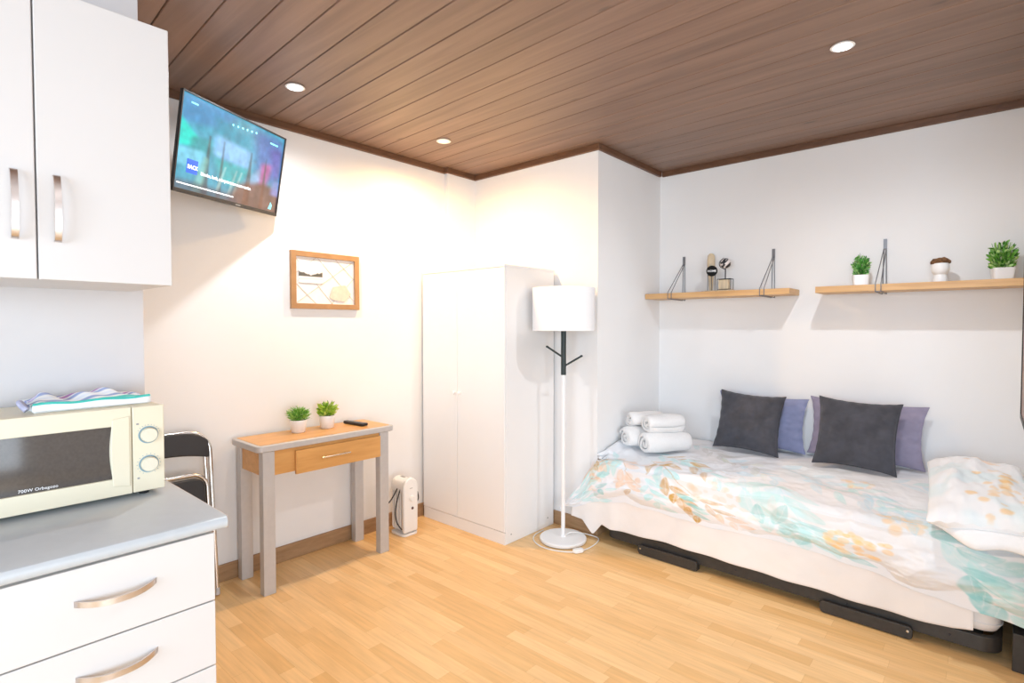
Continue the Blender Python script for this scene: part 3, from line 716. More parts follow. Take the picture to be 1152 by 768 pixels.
obj('screen_emblem', MB().prism([(X(.925)-.014, Y(.925)-.018), (X(.925)+.012, Y(.925)-.018), (X(.925)+.016, Y(.925)+.005), (X(.925)+.002, Y(.925)+.02), (X(.925)-.004, Y(.925)+.002)], -.0038, -.0033), M['screen_cyan'], t, world=False)
lg = obj('maker_mark', MB().box(.03, .065, -H2+.006, -H2+.011, .003, .0034), M['greymark'], t, world=False)
tvinv = tvm.inverted()
br = MB().tube([tvinv@Vector((-2.845, 1.09, 2.19)), tvinv@Vector((-2.96, 1.02, 2.2)), tvinv@Vector((-3.085, 1.10, 2.2))], .018, 10)
pv = [tvinv@Vector(p) for p in MB().box(XL+.001, XL+.014, 1.02, 1.18, 2.09, 2.31).v]
br.add(pv, MB().box(0, 1, 0, 1, 0, 1).f)
obj('wall_bracket', br, M['blackmetal'], t, world=False)

# ------------------------------------------------------------------ picture / memo board
t = thing('memo_board', 'tan wooden framed memo board with criss-cross strings on the left wall', 'picture frame', (XL, 1.756, 1.66))
py0, py1, pz0, pz1 = 1.528, 1.984, 1.486, 1.829
fwd = .032
obj('backing', MB().box(XL+.001, XL+.010, py0+.02, py1-.02, pz0+.02, pz1-.02), M['backing'], t)
fr = MB()
O = [(py0, pz0), (py1, pz0), (py1, pz1), (py0, pz1)]; I = [(py0+fwd, pz0+fwd), (py1-fwd, pz0+fwd), (py1-fwd, pz1-fwd), (py0+fwd, pz1-fwd)]
V, F = ring(O, I, XL+.001, XL+.024); obj('frame', fr.add(V, F), WOOD_FRAME, t, .002)
iy0, iy1, iz0, iz1 = py0+fwd, py1-fwd, pz0+fwd, pz1-fwd
for (ya, za), (yb, zb) in (((iy0, iz0), (iy1, iz1)), ((iy0+.14, iz1), (iy1, iz0+.02)), ((iy0, iz0+.12), (iy0+.13, iz0)), ((iy0, iz1-.10), (iy0+.13, iz1)), ((iy1-.13, iz1), (iy1, iz1-.12)), ((iy0+.23, iz0), (iy1, iz0+.17)), ((iy0, iz1-.01), (iy0+.24, iz0))):
    obj('string', MB().tube([(XL+.0115, ya, za), (XL+.0125, (ya+yb)/2, (za+zb)/2), (XL+.0115, yb, zb)], .0014, 6), M['string'], t)
# postcard tucked behind the strings
NX, NY = 60, 48
yy = np.linspace(1.578, 1.730, NX)[:, None]+np.zeros((1, NY)); zz = np.linspace(1.640, 1.765, NY)[None, :]+np.zeros((NX, 1))
u = (yy-1.578)/.152; v = (zz-1.64)/.125
c = np.ones((NX, NY, 3))*.82
hill = .38+.28*np.abs(u-.5)**.8+.05*vn(u*14, v*0+3)
m_ = (sst(.30, .34, v)*(1-sst(hill-.02, hill+.03, v)))[..., None]; c = c*(1-m_)+np.array((.10, .10, .09))*m_
m_ = (np.exp(-((v-.18-.05*u)/.02)**2)*.5)[..., None]; c = c*(1-m_)+np.array((.3, .25, .24))*m_
pc = grid_obj('postcard', zz*0+XL+.0155, yy, zz, mat_vcol('printed_card', .6), None, c)
so = pc.modifiers.new('thick', 'SOLIDIFY'); so.thickness = .0012; so.offset = 1
tag(pc, 'black and white landscape postcard held in the memo board', 'postcard')
kt = MB().prism([(1.775, 1.560), (1.800, 1.545), (1.880, 1.535), (1.925, 1.585), (1.885, 1.640), (1.800, 1.625)], XL+.0145, XL+.0165, 'x')
tag(obj('paper_tag', kt, M['kraft'], None, .0005), 'pale brown cut paper tag held in the memo board', 'tag')

# ------------------------------------------------------------------ wall shelves
def bracket(x, t, yf, z0, z1):
    yb = YA-.004; r_ = .0026
    mb = MB().box(x-.009, x+.009, YA-.007, YA-.0005, 1.838, 1.900)
    for s in (-.0095, .0095):
        mb.tube([(x+s*.6, yb, 1.845), (x+s, yb, z0-.008)], r_, 8)
        mb.tube([(x+s*.6, yb-.004, 1.842), (x+s*1.4, yf-.004, z1+.003), (x+s*1.4, yf-.004, z0-.004), (x+s*1.2, yb, z0-.008)], r_, 8)
    mb.tube([(x-.0133, yf-.004, z0-.004), (x+.0133, yf-.004, z0-.004)], r_, 8)
    b_ = obj('bracket', mb, M['wire'], t, ang=60); b_['label'] = 'grey steel wire bracket'
    return b_
YF = 3.668; Z0, Z1 = 1.581, 1.619
t = thing('wall_shelf', 'pale wood wall shelf carrying three ornaments, nearer the wardrobe', 'shelf', (-1.43, YA, Z0), 'wall shelves above the bed')
obj('board', MB().box(-1.929, -.946, YF, YA-.008, Z0, Z1), WOOD_LT, t, .002)
bracket(-1.735, t, YF, Z0, Z1); bracket(-1.108, t, YF, Z0, Z1)
t = thing('wall_shelf', 'pale wood wall shelf carrying potted plants, nearer the brown-panelled frame', 'shelf', (-.33, YA, Z0), 'wall shelves above the bed')
obj('board', MB().box(-.803, .155, YF, YA-.008, Z0, Z1), WOOD_LT, t, .002)
bracket(-.485, t, YF, Z0, Z1)
# ornaments
ZS = Z1+.0004
t = thing('wooden_vase_ornament', 'slim tan capsule-shaped wooden ornament behind the round black sign', 'ornament', (-1.492, 3.83, ZS))
c0 = (-1.503, 3.835, ZS)
obj('body', MB().lathe([(.010, .010), (.014, .05), (.017, .105), (.024, .15), (.0265, .19), (.0265, .235), (.023, .262), (.013, .276), (0, .279)], 24, c0), M['tagcream'], t)
obj('base', MB().prism([(c0[0]+a, c0[1]+b_) for a, b_ in rrect(-.06, .06, -.03, .03, .006)], ZS, ZS+.011), M['tagcream'], t, .002)
t = thing('round_sign_ornament', 'black disc sign with white lettering on thin legs on the wooden shelf', 'ornament', (-1.465, 3.765, ZS))
dc = Vector((-1.470, 3.765, 1.766))
obj('base', MB().prism([(dc.x+a, dc.y+b_) for a, b_ in rrect(-.040, .036, -.025, .025, .006)], ZS, ZS+.010), M['tagcream'], t, .002)
fd = Vector((.33, -.94, 0)).normalized(); rx = Vector((-fd.y, fd.x, 0))
fm = basis(dc, rx, (0, 0, 1), fd)
dm = MB().lathe([(0, -.006), (.034, -.006), (.037, -.003), (.037, .003), (.034, .006), (0, .006)], 40); dm.v = [tuple(fm@Vector(p)) for p in dm.v]
obj('disc', dm, M['matteblack'], t)
tx = text_mb('HOME', .0205, fm@Matrix.Translation((0, -.0075, .0066)), .0003, .0004, 'CENTER'); o = obj('lettering', tx, M['white_text'], t, smooth=False); o['label'] = 'white word on the black disc'
for s in (-.026, -.002, .022): obj('leg', MB().tube([dc+rx*s+Vector((0, 0, -.026)), Vector((dc.x+rx.x*s, dc.y+rx.y*s, ZS+.009))], .0022, 8), M['steelblack'], t)
t = thing('globe_ornament', 'small black and white globe on a wire box stand on the shelf', 'ornament', (-1.36, 3.77, ZS))
gc = Vector((-1.378, 3.77, 1.812)); NG = 64
th_ = np.linspace(0, PI, NG//2+1)[:, None]+np.zeros((1, NG+1)); ph = np.linspace(0, 2*PI, NG+1)[None, :]+np.zeros((NG//2+1, 1))
cn = fbm(np.cos(ph)*1.6+4+th_*1.1, np.sin(ph)*1.6+th_*1.5+9, 3); gcol = np.where((cn > .12)[..., None], np.array((.72, .66, .64)), np.array((.02, .02, .024)))
grid_obj('globe', gc.x+.036*np.sin(th_)*np.cos(ph), gc.y+.036*np.sin(th_)*np.sin(ph), gc.z+.036*np.cos(th_), mat_vcol('printed_globe', .35), t, gcol)
obj('stem', MB().tube([gc-Vector((0, 0, .034)), (gc.x, gc.y, ZS+.088)], .004, 10).tube(spline([gc+Vector((-.012, 0, .038)), gc+Vector((-.041, 0, .012)), gc+Vector((-.036, 0, -.02)), gc+Vector((0, 0, -.041))], 6), .0024, 8), M['steelblack'], t)
wf_ = MB(); X0, X1, Y0, Y1, ZA, ZB = -1.424, -1.333, 3.745, 3.795, ZS+.012, ZS+.085
for x in (X0, X1):
    for y in (Y0, Y1): wf_.tube([(x, y, ZA), (x, y, ZB)], .0022, 8)
for z in (ZA+.001, ZB):
    wf_.tube([(X0, Y0, z), (X1, Y0, z), (X1, Y1, z), (X0, Y1, z)], .0022, 8, True)
obj('wire_box', wf_, M['steelblack'], t)
obj('wood_block', MB().box(-1.418, -1.352, 3.750, 3.790, ZA+.004, ZB-.004), M['tagcream'], t, .003)
obj('base', MB().prism([(a-1.378, b_+3.77) for a, b_ in rrect(-.05, .055, -.032, .032, .006)], ZS, ZS+.011), M['tagcream'], t, .002)
plant('small bushy green plant in a square white pot, beside the shelf bracket', (-.588, 3.79, ZS), .041, .038, .064, .042, .138, LEAF3, 400, .022, .010, 8, False, True, 'potted plants on the wall shelf')
plant('larger leafy green plant in a white pot at the shelf end by the framed panel', (.036, 3.79, ZS), .044, .038, .062, .058, .158, LEAF4, 400, .026, .013, 9, False, True, 'potted plants on the wall shelf')
hcx = (-.217, 3.79, ZS)
t = thing('head_planter', 'white egg-shaped planter on a foot with a brown mossy top', 'planter', hcx)
obj('foot', MB().lathe([(.034, 0), (.035, .004), (.033, .020), (.030, .036), (.028, .044)], 32, hcx), M['ceramic'], t)
obj('pot', MB().lathe([(.016, .036), (.030, .044), (.040, .064), (.041, .085), (.037, .104), (.034, .106), (.033, .10)], 36, hcx), M['ceramic'], t)
cv = MB().lathe([(.030, .100), (.035, .106), (.035, .118), (.026, .130), (.012, .136), (0, .137)], 28, hcx)
cv.v = [(a+(.012 if c > hcx[2]+.105 else 0)*((a-hcx[0])/.04), b_, c+.004*math.sin(a*190)*math.cos(b_*170)) for a, b_, c in cv.v]
obj('moss_top', cv, M['capbrown'], t)

# ------------------------------------------------------------------ brown framed panel on the right wall
t = thing('framed_panel', 'dark-edged brown framed panel on the right wall cut by the photo edge', 'picture frame', (XR, 2.9, 1.4))
ry0, ry1, rz0, rz1, rxf = 2.45, 3.30, .972, 1.86, .101
V, F = ring([(ry0, rz0), (ry1, rz0), (ry1, rz1), (ry0, rz1)], [(ry0+.022, rz0+.022), (ry1-.022, rz0+.022), (ry1-.022, rz1-.022), (ry0+.022, rz1-.022)], XR-.001, rxf)
F = [q[::-1] for q in F]
obj('frame', MB().add(V, F), M['blackmetal'], t, .002)
obj('panel', MB().box(rxf+.004, XR-.002, ry0+.0225, ry1-.0225, rz0+.0225, rz1-.0225), M['pink'], t)

# ------------------------------------------------------------------ bed
BM = Matrix.Translation((-.9, 3.42, 0))@Matrix.Rotation(R(-1.2), 4, 'Z')
t = thing('bed', 'low black metal folding bed frame under the mattress', 'bed', mtx=BM)
bx0, bx1, by = -.925, .965, .465         # local: front is -by
rail = rrect(bx0, bx1, -by, .43, .07, 8)
ri_ = rrect(bx0+.028, bx1-.028, -by+.028, .402, .045, 8)
rm_ = MB(); n = len(rail); V = []; F = []
for lst, z in ((rail, .100), (ri_, .100), (ri_, .036), (rail, .036)): V += [(a, b_, z) for a, b_ in lst]
for l in range(4):
    for i in range(n): j = (i+1) % n; F.append((l*n+i, ((l+1) % 4)*n+i, ((l+1) % 4)*n+j, l*n+j))
obj('frame_rail', rm_.add(V, [q[::-1] for q in F]), M['blackmetal'], t, .004, world=False)
for x in (-.55, -.10, .42, .80): 
    bo = obj('bolt', MB().lathe([(.005, 0), (.004, -.0025), (0, -.003)], 12, (x, -by, .068), 'y'), M['steelblack'], t, world=False)
sl_ = MB()
for k in range(9): sl_.box(bx0+.1+k*.21, bx0+.15+k*.21, -by+.029, .40, .080, .092)
obj('slats', sl_, M['blackmetal'], t, world=False)
for xa, xb, flip in ((-.675, -.305, 1), (.310, .675, -1)):
    n = 10; pts = rrect(xa, xb, .004, .060, .018, 5)
    lg = obj('leg', MB().prism(pts, -by-.028, -by-.012, 'y'), M['blackmetal'], t, .003, world=False)
    bx_ = xb-.05 if flip == 1 else xa+.004
    obj('leg', MB().box(bx_, bx_+.045, -by-.012, -by+.03, 0, .05), M['blackmetal'], t, .003, world=False)
    bo = obj('bolt', MB().lathe([(.006, 0), (.005, -.004), (0, -.0045)], 12, (xa+.02 if flip == 1 else xb-.018, -by-.028, .040), 'y'), M['chrome'], t, world=False); bo['label'] = 'small bright bolt head'
for x in (bx0+.12, .0, bx1-.15): obj('leg', MB().box(x, x+.04, .36, .40, 0, .052), M['blackmetal'], t, .003, world=False)
obj('leg', MB().box(.995, 1.035, -by-.008, -by+.032, 0, .155), M['blackmetal'], t, .003, world=False)
obj('end_rail', MB().box(.995, 1.035, -by+.032, .40, .115, .150).box(.995, 1.035, .36, .40, 0, .115), M['blackmetal'], t, .003, world=False)

t = thing('mattress', 'cream mattress resting on the black bed frame', 'mattress', mtx=BM@Matrix.Translation((0, 0, .0985)))
mp_ = rrect(-.94, .962, -.455, .452, .06, 8)
mb = MB(); V = []; F = []; n = len(mp_)
lv = [(0, .040), (.012, .012), (.04, 0), (.34, 0), (.375, .012), (.39, .045)]
for z, ins in lv:
    for i, (a, b_) in enumerate(mp_):
        sx = 1-ins/.95; sy = 1-ins/.455; wz = .002*math.sin(a*9) if z < .02 else 0
        V.append((a*sx, b_*sy, z+wz+.004))
for l in range(len(lv)-1):
    for i in range(n): F.append((l*n+i, l*n+(i+1) % n, (l+1)*n+(i+1) % n, (l+1)*n+i))
F += [tuple(range(n))[::-1], tuple((len(lv)-1)*n+i for i in range(n))]
obj('body', mb.add(V, F), M['sheet'], t, ang=60, world=False)
obj('piping', MB().tube([(a*1.002, b_*1.004, .052) for a, b_ in mp_], .0035, 6, True), M['sheet'], t, world=False)

def front_y(x): return 2.955-.021*(x+.9)
# loose sheet hanging over the front side of the mattress
NU, NV = 200, 40
xs_ = np.linspace(-2.09, -.035, NU)[:, None]+np.zeros((1, NV)); q = np.linspace(0, 1, NV)[None, :]+np.zeros((NU, 1))
bot = np.interp(xs_[:, 0], [-2.09, -2.04, -2.0, -1.97, -1.91, -1.875, -1.845, -1.78, -1.4, -.9, -.5, -.25, -.10, -.035], [.115, .108, .108, .085, .036, .078, .116, .100, .112, .104, .098, .096,   .106, .122])[:, None]
top = np.interp(xs_[:, 0], [-2.09, -1.93, -1.85, -1.7, -.035], [.19, .30, .36, .45, .45])[:, None]
zz = top+(bot-top)*q
fy = front_y(xs_)-.018-.012*q*np.exp(-((xs_+1.86)/.10)**2)+.006*np.sin(xs_*23+q*3)*q+.008*fbm(xs_*5, zz*6, 3)+.010*np.sin((xs_+1.9)*30)*(xs_ < -1.72)*q*sst(-1.70, -1.8, xs_)
fy = np.minimum(fy, front_y(xs_)-.009)
so_ = grid_obj('bed_sheet', xs_, fy, zz, M['sheet']); md = so_.modifiers.new('thick', 'SOLIDIFY'); md.thickness = .003
tag(so_, 'plain off-white bed sheet hanging down the front of the mattress', 'sheet')

# ---- duvet
NU, NV = 560, 300
L_TOP, RC = .80, .10
u = np.linspace(0, 1, NU)[:, None]+np.zeros((1, NV)); v = np.linspace(0, 1, NV)[None, :]+np.zeros((NU, 1))
ARC = L_TOP+RC*PI/2
tt = v*1.30                                  # cloth length across
YBK, = (3.888,)
k1 = np.clip(tt/L_TOP, 0, 1); k2 = np.clip((tt-L_TOP)/(RC*PI/2), 0, 1); k3 = np.clip((tt-ARC)/(1.30-ARC), 0, 1)
# front corner line position
Y0f = lambda x: front_y(x)+.055
ygen = YBK-tt
xl = np.where(ygen > 3.06, -1.915, -2.175)
w_ = sst(3.13, 3.0, YBK-k1*(YBK-3.02)-.0*u); xl = -1.915*(1-w_)-2.175*w_
x = xl+(.148-xl)*u
yc = Y0f(x)
y = YBK-k1*(YBK-yc)-RC*np.sin(k2*PI/2)
ztop = .548+.0*x
side = sst(-1.70, -1.88, x); ztop = ztop+.050*side*np.exp(-((y-3.36)/.22)**2)
ztop = ztop-.03*sst(3.25, 3.0, y)*sst(-1.5, -.2, x)*1.0
drop = .365*np.clip((-1.915-x)/.255, 0, 1)
ztop = ztop-.025*np.clip((-1.80-x)/.1, 0, 1)*(y < 3.1)-drop
hem = np.interp(x, [-2.175, -2.04, -1.915, -1.79, -1.67, -1.56, -1.43, -1.25, -1.0, -.82, -.69, -.52, -.33, -.2, -.08, .03, .15], [.150, .190, .239, .272, .296, .290, .282, .280, .280, .290, .298, .272, .252, .228, .214, .200, .19])
hem = hem+.004*np.sin(x*13+1)+.003*np.sin(x*29)
zc = ztop-RC*(1-np.cos(k2*PI/2))
RCz = np.minimum(RC, np.maximum(.012, (ztop-hem)*.5)); zc = ztop-RCz*(1-np.cos(k2*PI/2))
z = np.where(k3 > 0, (ztop-RCz)+(np.minimum(hem, ztop-.02)-(ztop-RCz))*k3, zc)
# puffiness and wrinkles
wx, wy = x+.15*fbm(x*2+3, tt*2, 2), tt+.15*fbm(x*2+9, tt*2+4, 2)
puff = .036*fbm(wx*2.3+2, wy*2.8+1, 2)
rid = -np.abs(fbm(wx*3.2+wy*1.5+20, wy*4.0-wx*1.2+7, 2))
wr = .055*rid+.018*fbm(wx*9+wy*4, wy*10-wx*3, 3)
amp = sst(0, .12, tt)*sst(0, .03, u)
flat_c = 1-.75*np.exp(-((y-3.72)/.16)**2)*(x > -1.5)
bulge = np.sin(np.clip(k3, 0, 1)*PI)*.028
dn_top = (1-k2)
z = z+(puff+wr)*amp*flat_c*dn_top+.5*wr*(1-dn_top)*(1-k3)
y = y-(bulge+(puff*.9+wr*1.0)*(k2))*1.0-.004+.012*k3
y = y-.012*np.sin(x*17+2*np.sin(x*3))*k3
y = y+.020*k3**3
y = np.minimum(y, 3.893)
y = np.where(k2 > .5, np.minimum(y, front_y(x)-.032), y)
y = np.where((x < -1.90) & (k1 > .9), np.minimum(y, 3.018), y)
ss, ts = x.copy(), tt.copy()
# printed pattern, in cloth coordinates (s along the bed, t from the wall edge)
C = np.ones((NU, NV, 3))*np.array((.82, .83, .855))
wash = sst(.02, .35, fbm(ss*2.6+5, ts*3+2, 3))
C = C*(1-.22*wash[..., None])+np.array((.62, .80, .88))*.22*wash[..., None]
wash = sst(.05, .4, fbm(ss*3+15, ts*3+22, 3)); C = C*(1-.22*wash[..., None])+np.array((.93, .80, .72))*.22*wash[..., None]
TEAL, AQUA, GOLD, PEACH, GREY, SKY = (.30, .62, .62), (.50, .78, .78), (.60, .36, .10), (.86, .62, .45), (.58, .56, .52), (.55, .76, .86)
ORNG = (.93, .60, .24)
def leaf(s0, t0, ang, ln, wd, col, al, S_=None, T_=None):
    global C
    S_, T_ = ss, ts
    ca, sa = math.cos(ang), math.sin(ang)
    a = (S_-s0)*ca+(T_-t0)*sa; b_ = -(S_-s0)*sa+(T_-t0)*ca
    p = np.clip(a/ln, 0, 1); hw = wd*.5*np.sin(PI*p**.8)**.85
    m_ = (a > 0)*(a < ln)*sst(1.15, .75, np.abs(b_-.12*ln*np.sin(p*PI)*.4)/(hw+1e-4))
    tex = .72+.5*fbm(S_*30+s0*9, T_*30, 2)-.25*(np.abs(b_) < .0025)
    k = np.clip(m_*al*1.2*np.clip(tex, .25, 1.05), 0, 1)[..., None]
    C = C*(1-k)+np.array(col)*k
def sprig(s0, t0, ang, ln, n, ll, lw, cols, al, rr):
    for i in range(n):
        f_ = (i+.6)/n; sgn = 1 if i % 2 else -1
        a = ang+.5*math.sin(f_*2)*.5
        ps, pt = s0+math.cos(a)*ln*f_, t0+math.sin(a)*ln*f_
        leaf(ps, pt, a+sgn*rr.uniform(.45, .85), ll*(1.1-.35*f_)*rr.uniform(.85, 1.15), lw*rr.uniform(.8, 1.2), rr.choice(cols), al*rr.uniform(.75, 1.1))
    leaf(s0, t0, ang, ln, .006, cols[0], al*.6)
def dots(s0, t0, n, rad, col, al, rr, dr_=.017):
    global C
    for i in range(n):
        a = rr.uniform(0, 2*PI); q_ = rad*rr.random()**.5
        ps, pt = s0+q_*math.cos(a), t0+q_*math.sin(a)*.75; rd = dr_*rr.uniform(.7, 1.25)
        k = (sst(1.2, .7, np.hypot(ss-ps, ts-pt)/rd)*al*rr.uniform(.6, 1))[..., None]
        C = C*(1-k)+np.array(col)*k
rr = random.Random(4)
# corner by the lamp
sprig(-1.98, 1.10, -1.2, .34, 7, .13, .045, [GOLD, AQUA, TEAL, GOLD], .8, rr)
sprig(-1.84, 1.06, -1.75, .34, 7, .12, .05, [AQUA, GOLD, PEACH], .7, rr)
sprig(-2.06, 1.15, .3, .30, 6, .13, .06, [AQUA, AQUA, PEACH], .7, rr)
sprig(-2.12, .92, -.2, .30, 7, .12, .05, [AQUA, GOLD, AQUA], .8, rr); sprig(-2.08, .78, .1, .30, 7, .12, .05, [AQUA, PEACH, GOLD], .75, rr); sprig(-2.10, 1.02, .1, .34, 7, .12, .05, [AQUA, PEACH, TEAL], .7, rr)
dots(-1.66, .98, 16, .10, PEACH, .55, rr, .022); dots(-1.62, .80, 12, .10, (.92, .74, .66), .45, rr, .022)
sprig(-1.78, .72, .9, .40, 8, .14, .05, [GOLD, AQUA, PEACH], .75, rr)
sprig(-1.70, .52, .15, .45, 8, .13, .045, [GOLD, GREY, AQUA], .6, rr)
sprig(-1.22, .98, .5, .34, 7, .13, .05, [GOLD, PEACH, PEACH], .7, rr)
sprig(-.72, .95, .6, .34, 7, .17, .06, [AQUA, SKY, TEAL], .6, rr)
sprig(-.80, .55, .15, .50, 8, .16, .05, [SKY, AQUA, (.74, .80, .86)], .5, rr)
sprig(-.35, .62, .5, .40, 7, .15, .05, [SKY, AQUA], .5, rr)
# middle-left gold and peach spray
sprig(-1.62, .66, .62, .62, 11, .15, .055, [GOLD, GOLD, PEACH, AQUA], .85, rr)
sprig(-1.50, .58, .30, .50, 9, .14, .05, [GOLD, GREY, AQUA], .7, rr)
sprig(-1.36, .96, .75, .30, 6, .14, .05, [GOLD, TEAL, GOLD], .85, rr)
sprig(-1.55, .90, .9, .34, 7, .13, .05, [AQUA, (.82, .86, .86), AQUA], .7, rr)
# centre teal
sprig(-1.05, .78, .55, .62, 11, .20, .075, [AQUA, TEAL, AQUA], .62, rr)
sprig(-.86, .72, .85, .52, 9, .20, .08, [AQUA, TEAL, (.62, .82, .85)], .6, rr)
sprig(-1.22, .60, .35, .5, 8, .17, .05, [SKY, (.75, .74, .74), AQUA], .45, rr)
dots(-1.12, .93, 26, .14, PEACH, .42, rr, .020); dots(-.96, 1.05, 12, .10, (.94, .78, .70), .4, rr, .02)
dots(-.44, 1.05, 34, .15, ORNG, .62, rr, .022); dots(-.30, .82, 16, .10, ORNG, .5, rr, .024)
# right end teal
sprig(-.22, .86, .25, .42, 8, .18, .075, [TEAL, AQUA], .7, rr)
sprig(-.10, .98, .75, .34, 7, .19, .08, [TEAL, TEAL, AQUA], .8, rr)
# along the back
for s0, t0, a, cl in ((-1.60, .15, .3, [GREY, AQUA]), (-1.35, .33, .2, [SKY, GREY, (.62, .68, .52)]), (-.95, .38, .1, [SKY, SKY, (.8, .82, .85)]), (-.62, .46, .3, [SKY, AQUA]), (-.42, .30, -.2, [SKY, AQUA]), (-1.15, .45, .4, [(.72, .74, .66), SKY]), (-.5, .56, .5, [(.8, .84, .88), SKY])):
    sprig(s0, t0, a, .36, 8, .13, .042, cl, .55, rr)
dots(-.52, .42, 14, .08, ORNG, .35, rr, .018)
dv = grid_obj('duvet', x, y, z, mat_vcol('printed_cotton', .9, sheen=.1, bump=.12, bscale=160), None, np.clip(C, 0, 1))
md = dv.modifiers.new('thick', 'SOLIDIFY'); md.thickness = .012; md.offset = -1
tag(dv, 'white duvet printed with teal and gold leaves spread over the bed', 'duvet')

# ---- cushions
def cushion_grid(W, H, T, n=70, pinch=.08, seed=0, wr=.006, ear=.02):
    a = np.linspace(-1, 1, n)[:, None]+np.zeros((1, n)); b_ = np.linspace(-1, 1, n)[None, :]+np.zeros((n, 1))
    X_ = W/2*a*(1-pinch*(1-b_**2)*np.abs(a)**2)*(1+ear*(np.abs(a*b_))**6); Y_ = H/2*b_*(1-pinch*(1-a**2)*np.abs(b_)**2)*(1+ear*(np.abs(a*b_))**6)
    env = ((1-a**6)*(1-b_**6)); th_ = T/2*(np.clip((1-a*a)*(1-b_*b_), 0, 1))**.38
    nz = fbm(a*2.2+seed*7+3, b_*2.2+seed*3, 3)*wr*3*env
    edge = .004*np.sin(a*22+seed)*np.abs(b_)**8+.004*np.sin(b_*19+seed)*np.abs(a)**8
    return X_, Y_, th_+nz+edge, -th_+nz*.4+edge, a, b_
def cushion(name, label, cat, base, W, H, T, leanv, yaw, roll, m_, seed, group=None, wr=.006, col=None):
    # base = point where the bottom edge rests; local x across, y up, z towards the room (-Y)
    c_ = Matrix.Translation(base)@Matrix.Rotation(yaw, 4, 'Z')@Matrix.Rotation(R(90)-leanv, 4, 'X')@Matrix.Rotation(roll, 4, 'Z')@Matrix.Translation((0, H/2, 0))
    t = thing(name, label, cat, group=group, mtx=c_)
    X_, Y_, Zf, Zb, a, b_ = cushion_grid(W, H, T, seed=seed, wr=wr)
    n = X_.shape[0]
    V = np.concatenate([np.stack([X_.ravel(), Y_.ravel(), Zf.ravel()], 1), np.stack([X_.ravel(), Y_.ravel(), Zb.ravel()], 1)])
    i, j = np.meshgrid(np.arange(n-1), np.arange(n-1), indexing='ij'); i = i.ravel(); j = j.ravel()
    f = np.stack([i*n+j, (i+1)*n+j, (i+1)*n+j+1, i*n+j+1], 1); g = f[:, ::-1]+n*n
    rim = [k for k in range(n)]+[k*n+n-1 for k in range(1, n)]+[(n-1)*n+k for k in range(n-2, -1, -1)]+[k*n for k in range(n-2, 0, -1)]
    rf = [(rim[k], rim[(k+1) % len(rim)], rim[(k+1) % len(rim)]+n*n, rim[k]+n*n) for k in range(len(rim))]
    me = bpy.data.meshes.new('cover'); me.from_pydata(V.tolist(), [], f.tolist()+g.tolist()+rf); me.update(); me.materials.append(m_); me.shade_smooth()
    if col is not None:
        at = me.color_attributes.new('Col', 'FLOAT_COLOR', 'POINT'); cc = np.ones((2*n*n, 4), np.float32)
        cf = col(X_, Y_).reshape(-1, 3); cc[:n*n, :3] = cf; cc[n*n:, :3] = cf; at.data.foreach_set('color', cc.ravel())
    o = bpy.data.objects.new('cover', me); COL.objects.link(o); o.parent = t
    obj('seam', MB().tube([(V[k][0]*1.002, V[k][1]*1.002, (V[k][2]+V[k+n*n][2])/2) for k in rim], .0022, 6, True), m_, t, world=False)
    return t
cushion('cushion', 'mauve cushion half hidden behind the charcoal cushion nearer the bed pillow', 'cushion', (-.570, 3.832, .570), .60, .355, .08, R(6), R(-4), R(-1), M['purplefab'], 2, 'cushions propped along the bed wall')
cushion('cushion', 'lavender-blue cushion half hidden behind the charcoal cushion nearer the towels', 'cushion', (-1.165, 3.832, .570), .565, .345, .08, R(6), R(-3), R(-1), M['bluefab'], 3, 'cushions propped along the bed wall')
cushion('cushion', 'square charcoal cushion in front of the lavender-blue one', 'cushion', (-1.20, 3.655, .564), .40, .385, .115, R(17), R(4), R(-3), M['charcoal'], 4, 'cushions propped along the bed wall', .008)
cushion('cushion', 'charcoal cushion in front of the mauve one', 'cushion', (-.588, 3.635, .558), .41, .40, .115, R(16), R(3), R(-2.5), M['charcoal'], 5, 'cushions propped along the bed wall', .008)

# ---- bed pillow
def pilcol(X_, Y_):
    c = np.ones(X_.shape+(3,))*np.array((.865, .885, .91))
    k = (.5*sst(.0, .3, fbm(X_*6+3, Y_*6, 3)))[..., None]; c = c*(1-k)+np.array((.66, .84, .90))*k
    r2 = random.Random(3)
    for i in range(34):
        px, py = r2.gauss(.10, .07), r2.gauss(-.09, .13); rd = r2.uniform(.012, .026)
        k = (sst(1.2, .7, np.hypot(X_-px, Y_-py)/rd)*r2.uniform(.35, .75))[..., None]; c = c*(1-k)+np.array((.90, .60, .26))*k
    for i in range(8):
        px, py = r2.gauss(.06, .05), r2.gauss(.30, .04)
        k = (sst(1.2, .6, np.hypot(X_-px, (Y_-py)*1.6)/.028)*.5)[..., None]; c = c*(1-k)+np.array((.90, .68, .50))*k
    return c
pm = Matrix.Translation((-.035, 3.245, .622))@Matrix.Rotation(R(4), 4, 'Z')@Matrix.Rotation(R(5), 4, 'X')@Matrix.Rotation(R(-3), 4, 'Y')
t = thing('pillow', 'white bed pillow with orange dots lying at the right end of the bed', 'pillow', mtx=pm)
X_, Y_, Zf, Zb, a, b_ = cushion_grid(.37, .86, .175, 90, .05, 6, .013, .0)
n = 90
V = np.concatenate([np.stack([X_.ravel(), Y_.ravel(), Zf.ravel()], 1), np.stack([X_.ravel(), Y_.ravel(), Zb.ravel()], 1)])
i, j = np.meshgrid(np.arange(n-1), np.arange(n-1), indexing='ij'); i = i.ravel(); j = j.ravel()
f = np.stack([i*n+j, (i+1)*n+j, (i+1)*n+j+1, i*n+j+1], 1)
